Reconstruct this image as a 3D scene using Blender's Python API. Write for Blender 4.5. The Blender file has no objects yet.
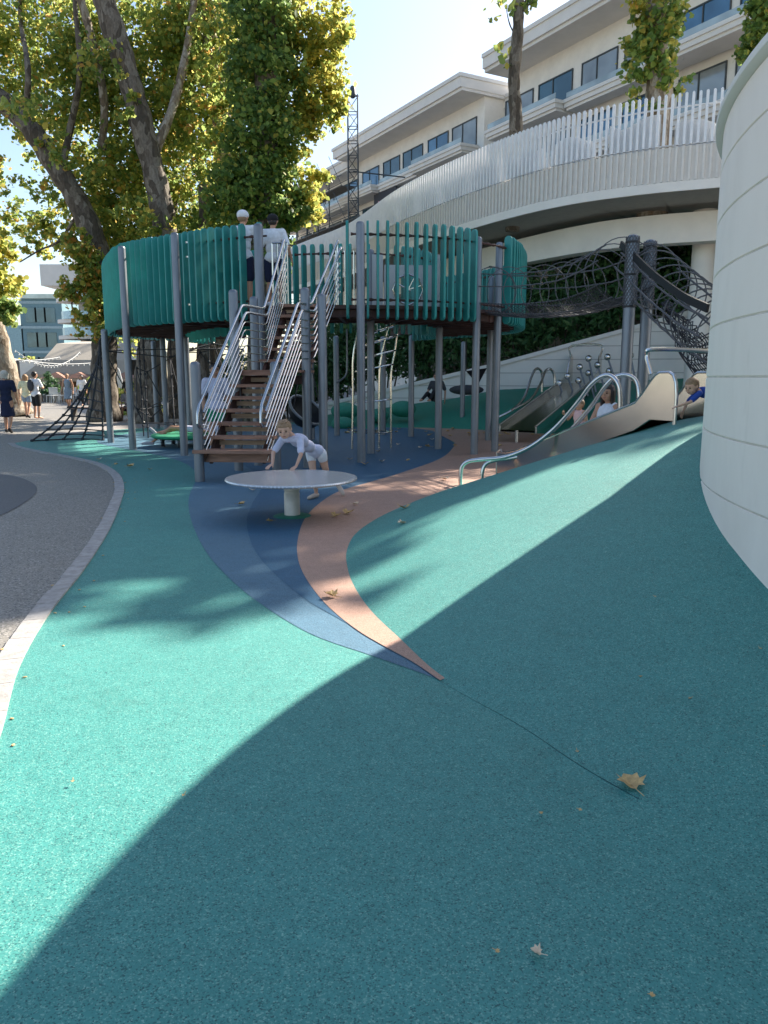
import bpy, bmesh, math, random
import numpy as np
from mathutils import Vector, Matrix
from mathutils.geometry import tessellate_polygon
random.seed(7); rng = np.random.default_rng(7)
R = math.radians; PI = math.pi
SC = bpy.context.scene; COL = SC.collection
F = 769.0; PITCH = R(9.96); CAMZ = 1.55
cp, sp = math.cos(PITCH), math.sin(PITCH)
def ray(u, v):
    x = (u-384)/F; y = (512-v)/F
    return (x, cp+y*sp, -sp+y*cp)
def at(u, v, Y=None, z=None):
    """plan position of something seen in the photo, at a chosen distance Y or height z"""
    d = ray(u, v)
    t = Y/d[1] if Y is not None else (z-CAMZ)/d[2]
    return Vector((d[0]*t, d[1]*t, CAMZ+d[2]*t))
def XY(u, v, z=0.0):
    p = at(u, v, z=z); return (p.x, p.y)

# ---------------------------------------------------------------- materials
def newmat(name):
    m = bpy.data.materials.new(name); m.use_nodes = True
    nt = m.node_tree; b = nt.nodes['Principled BSDF']
    return m, nt, b
def ramp(nt, stops, fac):
    r = nt.nodes.new('ShaderNodeValToRGB'); e = r.color_ramp.elements
    while len(e) < len(stops): e.new(0.5)
    for el, (p, c) in zip(e, stops):
        el.position = p; el.color = (*c, 1)
    nt.links.new(fac, r.inputs['Fac']); return r.outputs['Color']
def noise(nt, scale, detail=3, rough=0.6, coord=None, dist=0):
    n = nt.nodes.new('ShaderNodeTexNoise'); n.inputs['Scale'].default_value = scale
    n.inputs['Detail'].default_value = detail; n.inputs['Roughness'].default_value = rough
    n.inputs['Distortion'].default_value = dist
    nt.links.new(coord, n.inputs['Vector']); return n.outputs['Fac']
def objco(nt, scale=None):
    tc = nt.nodes.new('ShaderNodeTexCoord'); o = tc.outputs['Object']
    if scale:
        mp = nt.nodes.new('ShaderNodeMapping'); mp.inputs['Scale'].default_value = scale
        nt.links.new(o, mp.inputs['Vector']); o = mp.outputs['Vector']
    return o
def bump(nt, b, fac, strength=0.3, dist=0.01):
    bp = nt.nodes.new('ShaderNodeBump'); bp.inputs['Strength'].default_value = strength
    bp.inputs['Distance'].default_value = dist
    nt.links.new(fac, bp.inputs['Height']); nt.links.new(bp.outputs['Normal'], b.inputs['Normal'])
def mixc(nt, a, b_, fac, mode='MIX'):
    m = nt.nodes.new('ShaderNodeMix'); m.data_type = 'RGBA'; m.blend_type = mode
    if isinstance(fac, float): m.inputs[0].default_value = fac
    else: nt.links.new(fac, m.inputs[0])
    for s, v in ((6, a), (7, b_)):
        if isinstance(v, tuple): m.inputs[s].default_value = (*v, 1)
        else: nt.links.new(v, m.inputs[s])
    return m.outputs[2]
def M(name, col, rough=0.6, metal=0.0, var=0.15, scale=6.0, bmp=0.0, bscale=60, stretch=None, spec=None):
    m, nt, b = newmat(name)
    co = objco(nt, stretch)
    n = noise(nt, scale, 4, 0.6, co)
    lo = tuple(max(0, c*(1-var)) for c in col); hi = tuple(min(1, c*(1+var)) for c in col)
    c = ramp(nt, [(0.3, lo), (0.7, hi)], n)
    nt.links.new(c, b.inputs['Base Color'])
    b.inputs['Roughness'].default_value = rough; b.inputs['Metallic'].default_value = metal
    if spec is not None: b.inputs['Specular IOR Level'].default_value = spec
    if bmp: bump(nt, b, noise(nt, bscale, 3, 0.6, co), bmp, 0.01)
    return m
def rubber(name, col, dark, light, amt=0.75, vs=230, ns=75):
    """poured rubber granules: fine dark and light grains over a faintly stained ground colour"""
    m, nt, b = newmat(name); co = objco(nt)
    v = nt.nodes.new('ShaderNodeTexVoronoi'); v.inputs['Scale'].default_value = vs
    nt.links.new(co, v.inputs['Vector'])
    sep = nt.nodes.new('ShaderNodeSeparateColor'); nt.links.new(v.outputs['Color'], sep.inputs[0])
    n2 = noise(nt, ns, 3, 0.75, co)
    ad = nt.nodes.new('ShaderNodeMath'); ad.operation = 'MULTIPLY_ADD'
    nt.links.new(n2, ad.inputs[0]); ad.inputs[1].default_value = 0.55
    nt.links.new(sep.outputs[0], ad.inputs[2])
    ml = nt.nodes.new('ShaderNodeMath'); ml.operation = 'MULTIPLY'; ml.inputs[1].default_value = 0.65
    nt.links.new(ad.outputs[0], ml.inputs[0])
    g = ramp(nt, [(0.18, dark), (0.36, col), (0.68, col), (0.9, light)], ml.outputs[0])
    c = mixc(nt, col, g, amt)
    st = noise(nt, 0.9, 5, 0.6, co)
    c = mixc(nt, c, ramp(nt, [(0.3, (0.90, 0.91, 0.91)), (0.7, (1.0, 1.0, 1.0))], st), 1.0, 'MULTIPLY')
    st2 = noise(nt, 9.0, 4, 0.7, co)
    c = mixc(nt, c, ramp(nt, [(0.35, (0.9, 0.9, 0.9)), (0.62, (1.0, 1.0, 1.0))], st2), 1.0, 'MULTIPLY')
    st3 = noise(nt, 2.6, 7, 0.72, co, 0.8)      # scuffs and dried dirt
    c = mixc(nt, c, ramp(nt, [(0.28, (0.74, 0.72, 0.70)), (0.42, (1.0, 1.0, 1.0)), (0.66, (1.0, 1.0, 1.0)), (0.78, (1.0, 1.0, 1.0))], st3), 0.45, 'MULTIPLY')
    nt.links.new(c, b.inputs['Base Color']); b.inputs['Roughness'].default_value = 0.58
    b.inputs['Specular IOR Level'].default_value = 0.45
    bump(nt, b, ml.outputs[0], 0.6, 0.004)
    return m
def glassy(name, col, rough=0.05):
    m, nt, b = newmat(name); co = objco(nt)
    c = ramp(nt, [(0.35, tuple(x*0.6 for x in col)), (0.65, col)], noise(nt, 0.5, 2, 0.5, co))
    nt.links.new(c, b.inputs['Base Color']); b.inputs['Roughness'].default_value = rough
    b.inputs['IOR'].default_value = 1.8; b.inputs['Metallic'].default_value = 0.25
    return m
def leafmat(name, stops, trans=0.45):
    m, nt, b = newmat(name)
    a = nt.nodes.new('ShaderNodeAttribute'); a.attribute_name = 'rnd'
    c = ramp(nt, stops, a.outputs['Fac'])
    nt.links.new(c, b.inputs['Base Color']); b.inputs['Roughness'].default_value = 0.5
    b.inputs['Specular IOR Level'].default_value = 0.35
    t = nt.nodes.new('ShaderNodeBsdfTranslucent')
    g = nt.nodes.new('ShaderNodeGamma'); g.inputs[1].default_value = 0.62
    nt.links.new(c, g.inputs[0]); nt.links.new(g.outputs[0], t.inputs['Color'])
    mx = nt.nodes.new('ShaderNodeMixShader'); mx.inputs[0].default_value = trans
    nt.links.new(b.outputs[0], mx.inputs[1]); nt.links.new(t.outputs[0], mx.inputs[2])
    nt.links.new(mx.outputs[0], nt.nodes['Material Output'].inputs['Surface'])
    return m
m_ = {}
m_['teal'] = rubber('teal_rubber', (0.056, 0.270, 0.236), (0.012, 0.080, 0.080), (0.28, 0.50, 0.41), 0.88, 225, 68)
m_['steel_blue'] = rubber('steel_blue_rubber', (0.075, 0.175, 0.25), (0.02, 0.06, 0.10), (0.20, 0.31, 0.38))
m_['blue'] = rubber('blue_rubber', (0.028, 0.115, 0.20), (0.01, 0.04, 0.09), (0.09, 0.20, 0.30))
m_['orange'] = rubber('orange_rubber', (0.46, 0.275, 0.20), (0.22, 0.12, 0.08), (0.62, 0.44, 0.34))
m_['green'] = rubber('green_rubber', (0.02, 0.22, 0.15), (0.01, 0.10, 0.07), (0.05, 0.32, 0.22), 0.5)
m_['path'] = rubber('speckled_grey_paving', (0.235, 0.215, 0.185), (0.05, 0.05, 0.05), (0.52, 0.48, 0.44), 0.95, 95, 30)
m_['asph'] = rubber('dark_paving', (0.085, 0.085, 0.095), (0.05, 0.05, 0.05), (0.14, 0.14, 0.14), 0.8, 95, 30)
m_['pave'] = M('plaza_paving', (0.26, 0.235, 0.215), 0.85, var=0.2, scale=0.6)
m_['kerb'] = M('pale_kerb_stone', (0.34, 0.32, 0.295), 0.85, var=0.22, scale=14, bmp=0.4)
m_['pole'] = M('galvanised_pole', (0.20, 0.215, 0.235), 0.42, 0.55, 0.14, 7, stretch=(1, 1, 0.25))
m_['steel'] = M('polished_steel', (0.62, 0.61, 0.59), 0.24, 1.0, 0.08, 9)
m_['steel_dull'] = M('brushed_steel', (0.70, 0.65, 0.58), 0.17, 1.0, 0.04, 5, bmp=0.02, bscale=6)
m_['fin'] = M('teal_slat', (0.026, 0.26, 0.23), 0.42, var=0.12, scale=3)
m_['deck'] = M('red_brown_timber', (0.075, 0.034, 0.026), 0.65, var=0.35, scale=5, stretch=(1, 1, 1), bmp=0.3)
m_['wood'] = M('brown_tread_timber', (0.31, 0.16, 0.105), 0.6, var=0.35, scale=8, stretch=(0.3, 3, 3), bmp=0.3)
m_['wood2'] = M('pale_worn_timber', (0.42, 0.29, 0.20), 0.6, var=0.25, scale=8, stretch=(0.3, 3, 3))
m_['rope'] = M('dark_rope', (0.035, 0.035, 0.04), 0.8, var=0.3, scale=80, bmp=0.6, bscale=180)
m_['rope2'] = M('grey_rope', (0.10, 0.10, 0.105), 0.7, var=0.3, scale=60, bmp=0.6, bscale=160)
m_['clamp'] = M('rope_clamp', (0.45, 0.45, 0.46), 0.3, 0.8)
m_['black'] = M('black_plastic', (0.012, 0.012, 0.014), 0.5)
m_['white_pl'] = M('weathered_white_panel', (0.52, 0.53, 0.52), 0.6, var=0.06, scale=2)
m_['wallw'] = None
m_['cream'] = M('cream_render', (0.78, 0.74, 0.67), 0.8, var=0.07, scale=1.0)
m_['stucco'] = M('pale_stucco', (0.70, 0.67, 0.62), 0.8, var=0.06, scale=0.8)
m_['terr_white'] = M('white_painted_slat', (0.80, 0.80, 0.80), 0.5, var=0.05)
m_['terr_beige'] = M('beige_slat', (0.70, 0.66, 0.60), 0.6, var=0.05)
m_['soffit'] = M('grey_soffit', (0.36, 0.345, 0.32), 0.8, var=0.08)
m_['dark'] = M('dark_shade_and_parts', (0.10, 0.095, 0.085), 0.9, var=0.3, scale=1.0)  # painted shade on the back walls, plain dark colour on small parts
m_['glass'] = glassy('hotel_glass', (0.05, 0.12, 0.16))
m_['glass_blue'] = glassy('hotel_glass_blue', (0.08, 0.20, 0.32)); m_['glass_pale'] = glassy('hotel_glass_curtained', (0.30, 0.33, 0.33), 0.12)
m_['railglass'] = glassy('rail_glass', (0.45, 0.52, 0.50), 0.1)
m_['frame'] = M('dark_window_frame', (0.05, 0.06, 0.065), 0.5)
def barkmat(name, a, b_, c_):
    m, nt, b = newmat(name); co = objco(nt, (1, 1, 0.45))
    wn = nt.nodes.new('ShaderNodeTexNoise'); wn.inputs['Scale'].default_value = 3; nt.links.new(co, wn.inputs['Vector'])
    av = nt.nodes.new('ShaderNodeMix'); av.data_type = 'VECTOR'; av.inputs[0].default_value = .25; nt.links.new(co, av.inputs[4]); nt.links.new(wn.outputs['Color'], av.inputs[5])
    v = nt.nodes.new('ShaderNodeTexVoronoi'); v.inputs['Scale'].default_value = 9; nt.links.new(av.outputs[1], v.inputs['Vector'])
    sep = nt.nodes.new('ShaderNodeSeparateColor'); nt.links.new(v.outputs['Color'], sep.inputs[0])
    c = ramp(nt, [(.2, a), (.5, b_), (.85, c_)], sep.outputs[0])
    n = noise(nt, 16, 6, .7, co); c = mixc(nt, c, ramp(nt, [(.3, (.45, .43, .40)), (.6, (1, 1, 1))], n), 1.0, 'MULTIPLY')
    nt.links.new(c, b.inputs['Base Color']); b.inputs['Roughness'].default_value = .9
    bump(nt, b, mixc(nt, n, v.outputs['Distance'], .5), 1.0, .05); return m
m_['bark'] = barkmat('plane_bark', (0.09, 0.07, 0.05), (0.15, 0.12, 0.09), (0.24, 0.205, 0.16))
m_['bark2'] = barkmat('pale_plane_bark', (0.20, 0.15, 0.10), (0.32, 0.25, 0.18), (0.45, 0.39, 0.31))
m_['leaf'] = leafmat('plane_leaves', [(0.0, (0.08, 0.15, 0.025)), (0.4, (0.16, 0.24, 0.035)), (0.75, (0.34, 0.37, 0.05)), (0.95, (0.58, 0.45, 0.06)), (1.0, (0.55, 0.24, 0.04))], 0.62)
m_['leafdark'] = leafmat('ivy_leaves', [(0.0, (0.055, 0.115, 0.025)), (0.5, (0.11, 0.20, 0.035)), (0.85, (0.24, 0.32, 0.05)), (1.0, (0.40, 0.34, 0.05))], 0.45)
m_['leafyel'] = leafmat('yellowing_and_backlit_leaves', [(0.0, (0.16, 0.22, 0.03)), (0.5, (0.36, 0.35, 0.04)), (0.85, (0.65, 0.46, 0.05)), (1.0, (0.58, 0.26, 0.04))], 0.62)  # yellow also stands for backlight on the ivy tree's right side
m_['hedge'] = leafmat('hedge_leaves', [(0.0, (0.025, 0.075, 0.025)), (0.7, (0.05, 0.13, 0.04)), (1.0, (0.11, 0.20, 0.07))], 0.3)
m_['dryleaf'] = M('dry_leaf', (0.55, 0.36, 0.15), 0.7, var=0.3, scale=40)
m_['paleleaf'] = M('bleached_leaf', (0.75, 0.58, 0.40), 0.7, var=0.2, scale=40)
m_['skin'] = M('skin', (0.62, 0.36, 0.25), 0.55, var=0.06, scale=10)
m_['skin2'] = M('tanned_skin', (0.50, 0.27, 0.17), 0.55, var=0.06, scale=10)
def cloth(name, c, var=0.12): 
    m_[name] = M(name, c, 0.9, var=var, scale=18, bmp=0.5, bscale=22)
cloth('white_cloth', (0.74, 0.74, 0.76)); cloth('lilac_cloth', (0.55, 0.56, 0.68)); cloth('navy_cloth', (0.012, 0.018, 0.05))
cloth('black_cloth', (0.012, 0.012, 0.014)); cloth('denim_cloth', (0.20, 0.27, 0.36)); cloth('khaki_cloth', (0.20, 0.17, 0.12))
cloth('yellow_cloth', (0.62, 0.62, 0.42)); cloth('red_cloth', (0.50, 0.01, 0.02)); cloth('green_cloth', (0.02, 0.26, 0.13))
cloth('blue_cloth', (0.02, 0.07, 0.35)); cloth('pink_cloth', (0.70, 0.45, 0.42)); cloth('grey_cloth', (0.42, 0.42, 0.46))
cloth('canvas', (0.36, 0.32, 0.26)); cloth('dark_grey_cloth', (0.05, 0.052, 0.06))
m_['hair_fair'] = M('fair_hair', (0.28, 0.17, 0.09), 0.6, var=0.3, scale=40)
m_['hair_dark'] = M('dark_hair', (0.025, 0.016, 0.012), 0.5, var=0.3, scale=40)
m_['hair_grey'] = M('grey_hair', (0.55, 0.50, 0.42), 0.6, var=0.2, scale=40)
m_['eye'] = M('eye', (0.01, 0.008, 0.006), 0.2); m_['lip'] = M('lip', (0.35, 0.09, 0.08), 0.5)
m_['sandal'] = M('pale_sandal', (0.55, 0.45, 0.36), 0.7)

# ---------------------------------------------------------------- mesh builder
class MB:
    def __init__(s): s.v = []; s.f = []
    def add(s, vs, fs):
        o = len(s.v); s.v += [tuple(p) for p in vs]; s.f += [tuple(i+o for i in f) for f in fs]; return s
    def box(s, c, size, rz=0, rot=None):
        hx, hy, hz = (x/2 for x in size)
        mt = rot if rot is not None else Matrix.Rotation(rz, 3, 'Z')
        c = Vector(c)
        vs = [c + mt @ Vector((x*hx, y*hy, z*hz)) for x in (-1, 1) for y in (-1, 1) for z in (-1, 1)]
        return s.add(vs, [(0,1,3,2),(4,6,7,5),(0,4,5,1),(2,3,7,6),(0,2,6,4),(1,5,7,3)])
    def bar(s, a, b, w, h, up=(0, 0, 1)):
        a = Vector(a); b = Vector(b); d = (b-a); L = d.length
        if L < 1e-6: return s
        d /= L; up = Vector(up); sx = d.cross(up)
        if sx.length < 1e-4: sx = Vector((1, 0, 0))
        sx.normalize(); uz = sx.cross(d)
        vs = []
        for p in (a, b):
            for i, j in ((-1, -1), (1, -1), (1, 1), (-1, 1)):
                vs.append(p + sx*(i*w/2) + uz*(j*h/2))
        return s.add(vs, [(3,2,1,0),(4,5,6,7),(0,1,5,4),(1,2,6,5),(2,3,7,6),(3,0,4,7)])
    def tube(s, pts, r, n=8, cap=True, closed=False):
        pts = [Vector(p) for p in pts]; N = len(pts)
        rr = r if isinstance(r, (list, tuple)) else [r]*N
        prev = None; vs = []; fs = []
        for i, p in enumerate(pts):
            if closed: t = pts[(i+1) % N]-pts[i-1]
            else: t = pts[min(i+1, N-1)]-pts[max(i-1, 0)]
            if t.length < 1e-9: t = Vector((0, 0, 1))
            t.normalize()
            if prev is None:
                a = Vector((0, 0, 1)) if abs(t.z) < 0.9 else Vector((1, 0, 0))
                n1 = t.cross(a).normalized()
            else:
                n1 = prev - t*prev.dot(t)
                if n1.length < 1e-6: n1 = t.orthogonal()
                n1.normalize()
            prev = n1; n2 = t.cross(n1)
            for k in range(n):
                an = 2*PI*k/n
                vs.append(p + (n1*math.cos(an)+n2*math.sin(an))*rr[i])
        segs = N if closed else N-1
        for i in range(segs):
            j = (i+1) % N
            for k in range(n):
                fs.append((i*n+k, i*n+(k+1) % n, j*n+(k+1) % n, j*n+k))
        if cap and not closed:
            fs.append(tuple(range(n-1, -1, -1))); fs.append(tuple((N-1)*n+k for k in range(n)))
        return s.add(vs, fs)
    def ell(s, c, r, rot=None, nu=12, nv=8):
        c = Vector(c); r = Vector(r) if hasattr(r, '__len__') else Vector((r, r, r))
        vs = []; fs = []
        for i in range(nv+1):
            th = PI*i/nv
            for k in range(nu):
                ph = 2*PI*k/nu
                p = Vector((r.x*math.sin(th)*math.cos(ph), r.y*math.sin(th)*math.sin(ph), r.z*math.cos(th)))
                if rot is not None: p = rot @ p
                vs.append(c+p)
        for i in range(nv):
            for k in range(nu):
                fs.append((i*nu+k, (i+1)*nu+k, (i+1)*nu+(k+1) % nu, i*nu+(k+1) % nu))
        return s.add(vs, fs)
    def caps(s, a, b, ra, rb, n=10):
        a = Vector(a); b = Vector(b); d = (b-a)
        L = d.length; d = d/L if L > 1e-6 else Vector((0, 0, 1))
        pts = []; rr = []
        for q in (1.0, 0.85, 0.5): pts.append(a - d*ra*q); rr.append(ra*math.sqrt(max(0.02, 1-q*q)))
        pts.append(a); rr.append(ra); pts.append(b); rr.append(rb)
        for q in (0.5, 0.85, 1.0): pts.append(b + d*rb*q); rr.append(rb*math.sqrt(max(0.02, 1-q*q)))
        return s.tube(pts, rr, n)
    def lathe(s, prof, c=(0, 0, 0), n=24, a0=0, a1=2*PI):
        full = abs(a1-a0-2*PI) < 1e-6; cols = n if full else n+1
        vs = []; fs = []; c = Vector(c); P = len(prof)
        for k in range(cols):
            an = a0+(a1-a0)*k/n
            for r, z in prof: vs.append(c+Vector((r*math.cos(an), r*math.sin(an), z)))
        for k in range(n):
            k2 = (k+1) % cols
            for i in range(P-1): fs.append((k*P+i, k2*P+i, k2*P+i+1, k*P+i+1))
        return s.add(vs, fs)
    def prism(s, poly, z0, z1):
        """poly in XY extruded from z0 to z1"""
        n = len(poly); vs = [(x, y, z0) for x, y in poly]+[(x, y, z1) for x, y in poly]
        tr = tessellate_polygon([[Vector((x, y, 0)) for x, y in poly]])
        fs = [tuple(t) for t in tr] + [tuple(i+n for i in reversed(t)) for t in tr]
        fs += [(i, (i+1) % n, n+(i+1) % n, n+i) for i in range(n)]
        return s.add(vs, fs)
    def slab(s, poly3, nrm, th):
        """planar 3D polygon given thickness along nrm"""
        n = len(poly3); nv = Vector(nrm)*th; P = [Vector(p) for p in poly3]
        tr = tessellate_polygon([P])
        fs = [tuple(t) for t in tr] + [tuple(i+n for i in reversed(t)) for t in tr]
        fs += [(i, (i+1) % n, n+(i+1) % n, n+i) for i in range(n)]
        return s.add(P+[p+nv for p in P], fs)
    def strip(s, A, B):
        n = len(A); return s.add(list(A)+list(B), [(i, i+1, n+i+1, n+i) for i in range(n-1)])
    def build(s, name, mat, parent=None, smooth=False, mw=None, fix=True):
        me = bpy.data.meshes.new(name)
        vs = s.v
        if parent is not None:
            iv = parent_inv(parent); vs = [tuple(iv @ Vector(p)) for p in vs]
        me.from_pydata(vs, [], s.f); me.validate()
        if fix:
            bm = bmesh.new(); bm.from_mesh(me); bmesh.ops.recalc_face_normals(bm, faces=bm.faces); bm.to_mesh(me); bm.free()
        o = bpy.data.objects.new(name, me); COL.objects.link(o)
        me.materials.append(m_[mat] if isinstance(mat, str) else mat)
        if parent is not None: o.parent = parent
        if smooth:
            for p in me.polygons: p.use_smooth = True
            if smooth != 'full':
                try: me.set_sharp_from_angle(angle=R(40))
                except Exception: pass
        return o
def world_of(o):
    m = Matrix.LocRotScale(o.location, o.rotation_euler, o.scale)
    return world_of(o.parent) @ m if o.parent else m
def parent_inv(o): return world_of(o).inverted()
def tag(o, label=None, cat=None, group=None, kind=None):
    if label: o['label'] = label
    if cat: o['category'] = cat
    if group: o['group'] = group
    if kind: o['kind'] = kind
    return o
def thing(name, loc, label, cat, group=None, rz=0):
    o = bpy.data.objects.new(name, None); COL.objects.link(o); o.location = loc; o.rotation_euler = (0, 0, rz)
    o.empty_display_size = 0.2
    return tag(o, label, cat, group)
def dup(root, loc, rz=None, label=None):
    r = root.copy(); COL.objects.link(r); r.location = loc
    if rz is not None: r.rotation_euler = (0, 0, rz)
    if label: r['label'] = label
    for ch in list(root.children):
        c = ch.copy(); COL.objects.link(c); c.parent = r
        for g in ch.children:
            d = g.copy(); COL.objects.link(d); d.parent = c
    return r
def spline(P, n=8, closed=False):
    P = [Vector(p) for p in P]; out = []; N = len(P)
    rngi = range(N) if closed else range(N-1)
    for i in rngi:
        if closed: a, b, c, d = P[i-1], P[i], P[(i+1) % N], P[(i+2) % N]
        else:
            b, c = P[i], P[i+1]
            a = P[i-1] if i > 0 else b*2-c
            d = P[i+2] if i+2 < N else c*2-b
        for k in range(n):
            t = k/n
            out.append(0.5*((2*b)+(c-a)*t+(2*a-5*b+4*c-d)*t*t+(3*b-a-3*c+d)*t**3))
    if not closed: out.append(P[-1])
    return out
def structure(o): o['kind'] = 'structure'; return o
def resample(pts, step):
    pts = [Vector(p) for p in pts]; out = [pts[0].copy()]; acc = 0.0
    for a, b in zip(pts, pts[1:]):
        L = (b-a).length
        while acc+L >= step and L > 1e-9:
            t = (step-acc)/L; a = a+(b-a)*t; out.append(a.copy()); L = (b-a).length; acc = 0
        acc += L
    return out
# ---------------------------------------------------------------- camera, light, sky
cam = bpy.data.cameras.new('camera'); cam.sensor_fit = 'VERTICAL'; cam.sensor_height = 36.0
cam.lens = F/1024*36; cam.clip_start = 0.05; cam.clip_end = 2000
co = bpy.data.objects.new('camera', cam); COL.objects.link(co)
co.location = (0, 0, CAMZ); co.rotation_euler = (R(90)-PITCH, 0, 0); SC.camera = co
SUN_EL = 37.0; SUN_AZ = 44.0      # azimuth clockwise from +Y towards +X
W = bpy.data.worlds.new('World'); SC.world = W; W.use_nodes = True
nt = W.node_tree; bg = nt.nodes['Background']
sky = nt.nodes.new('ShaderNodeTexSky'); sky.sky_type = 'NISHITA'; sky.sun_disc = False
sky.sun_elevation = R(SUN_EL); sky.sun_rotation = R(SUN_AZ)
sky.air_density = 1.0; sky.dust_density = 1.3; sky.ozone_density = 0.7; sky.altitude = 0
nt.links.new(sky.outputs[0], bg.inputs[0]); bg.inputs[1].default_value = 0.082
sl = bpy.data.lights.new('sun', 'SUN'); sl.energy = 5.0; sl.angle = R(0.55); sl.color = (1.0, 0.925, 0.82)
so = bpy.data.objects.new('sun', sl); COL.objects.link(so)
sd = Vector((math.sin(R(SUN_AZ))*math.cos(R(SUN_EL)), math.cos(R(SUN_AZ))*math.cos(R(SUN_EL)), math.sin(R(SUN_EL))))
so.rotation_euler = sd.to_track_quat('Z', 'Y').to_euler()
SC.view_settings.view_transform = 'Standard'; SC.view_settings.look = 'None'
SC.view_settings.exposure = 1.62; SC.view_settings.gamma = 1.0
SC.render.engine = 'CYCLES'
try:
    SC.cycles.max_bounces = 8; SC.cycles.diffuse_bounces = 4; SC.cycles.transparent_max_bounces = 8
    SC.cycles.use_denoising = True
except Exception: pass

# ---------------------------------------------------------------- ground
def sheet(name, poly, z, mat):
    """flat coloured sheet; poly = smooth outline in plan"""
    b = MB(); tr = tessellate_polygon([[Vector((p[0], p[1], 0)) for p in poly]])
    b.add([(p[0], p[1], z) for p in poly], [tuple(t) for t in tr])
    o = b.build(name, mat)
    for p in o.data.polygons:
        if p.normal.z < 0: p.flip()
    return structure(o)
g = MB(); g.add([(-400, -60, 0), (400, -60, 0), (400, 600, 0), (-400, 600, 0)], [(0, 1, 2, 3)])
structure(g.build('ground', 'pave'))
def S(P, n=8, closed=False): return [(p[0], p[1]) for p in spline([Vector((a, b, 0)) for a, b in P], n, closed)]
kerb_px = [(0, 740), (20, 668), (50, 615), (85, 570), (110, 530), (122, 500), (124, 486), (118, 474), (100, 464), (70, 457), (42, 452), (20, 447), (14, 443.5)]
kerb = [XY(*p) for p in kerb_px]
_k0 = Vector(kerb[0]); _kd = Vector(kerb[0])-Vector(kerb[1])
kerb = [tuple(_k0+_kd*6+Vector((-.9, 0))), tuple(_k0+_kd*3.2+Vector((-.30, 0))), tuple(_k0+_kd*1.2+Vector((-.04, 0)))] + kerb
kerbS = S(kerb, 10)
def offset(P, d):
    out = []
    for i, p in enumerate(P):
        a = P[max(i-1, 0)]; b = P[min(i+1, len(P)-1)]
        t = Vector((b[0]-a[0], b[1]-a[1])).normalized()
        out.append((p[0]-t.y*d, p[1]+t.x*d))
    return out
# promenade paving (left), its kerb and the rubber field
far_left = [(-40, 60), (-60, 20), (-40, -8)]
sheet('path', [(-3.0, -6)] + kerbS + [(-9.5, 26.5), (-10, 40)] + far_left, 0.004, 'path')
tealpoly = kerbS + [XY(14, 443.5), XY(33, 440), XY(60, 436), XY(100, 431), XY(150, 428), XY(230, 424), (-2, 27), (8, 26), (12, 16), (12, -4), (-3, -4)]
sheet('rubber_surface', [(p[0], p[1]) for p in tealpoly], 0.008, 'teal')
k = MB(); kin = offset(kerbS, 0.135)
segs = resample([Vector((*p, 0)) for p in kerbS], 0.02)
tot = []; 
def kstone(Pout, Pin):
    n = len(Pout)
    top = [(x, y, 0.022) for x, y in Pout]; ti = [(x, y, 0.020) for x, y in Pin]
    k.strip(top, ti); k.strip([(x, y, -0.05) for x, y in Pout], top); k.strip(ti, [(x, y, -0.05) for x, y in Pin])
    k.add([top[0], ti[0], (*Pin[0], -.05), (*Pout[0], -.05)], [(0, 1, 2, 3)]); k.add([top[-1], ti[-1], (*Pin[-1], -.05), (*Pout[-1], -.05)], [(3, 2, 1, 0)])
cum = 0; cur = [0]
for i in range(1, len(segs)):
    cum += 0.02
    if cum > 0.34 or i == len(segs)-1:
        P = [(segs[j].x, segs[j].y) for j in range(cur[0], i, 4)] + [(segs[i-0].x, segs[i-0].y)]
        if len(P) > 1:
            # tiny gap between stones
            Q = offset(P, 0.13+random.uniform(-.006, .006))
            kstone(P[:-1]+[((P[-1][0]*0.86+P[-2][0]*0.14), (P[-1][1]*0.86+P[-2][1]*0.14))], Q[:-1]+[((Q[-1][0]*0.86+Q[-2][0]*0.14), (Q[-1][1]*0.86+Q[-2][1]*0.14))])
        cur = [i]; cum = 0
structure(k.build('kerb', 'kerb'))
# dark round inlay in the promenade
sheet('dark_path_inlay', S([XY(-260, 500), XY(-120, 472), XY(-30, 471.5), XY(10, 476), XY(30, 482), XY(37, 491), XY(22, 505), XY(-10, 521), XY(-100, 560), XY(-260, 560)], 8, True), 0.010, 'asph')
# blue pools
sb_l = [(236, 428), (150, 432), (105, 438), (100, 444), (140, 452), (178, 461), (196, 474), (189, 498), (191, 520), (205, 551), (230, 580), (262, 606), (310, 635), (368, 656), (408, 670), (438, 681)]
sb_r = [(425, 666), (392, 640), (340, 600), (312, 570), (308, 540), (325, 505), (375, 484), (445, 463), (454, 447), (435, 432), (394, 427), (300, 424)]
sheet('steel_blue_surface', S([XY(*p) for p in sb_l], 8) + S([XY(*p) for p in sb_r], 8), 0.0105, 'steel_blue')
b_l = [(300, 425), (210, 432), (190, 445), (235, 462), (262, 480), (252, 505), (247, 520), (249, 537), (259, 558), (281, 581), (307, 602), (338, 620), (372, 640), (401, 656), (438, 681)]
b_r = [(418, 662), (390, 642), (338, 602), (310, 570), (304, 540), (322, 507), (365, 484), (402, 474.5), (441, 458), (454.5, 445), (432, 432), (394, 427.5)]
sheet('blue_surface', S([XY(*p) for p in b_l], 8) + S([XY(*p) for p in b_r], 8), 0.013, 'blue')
o_l = [(454.5, 443), (454, 447), (441, 459), (400, 474), (370, 483), (340, 492), (320, 504), (305, 520), (298, 540), (298, 560), (306, 580), (325, 605), (354, 630), (385, 649), (412, 664), (440, 683)]
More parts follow.
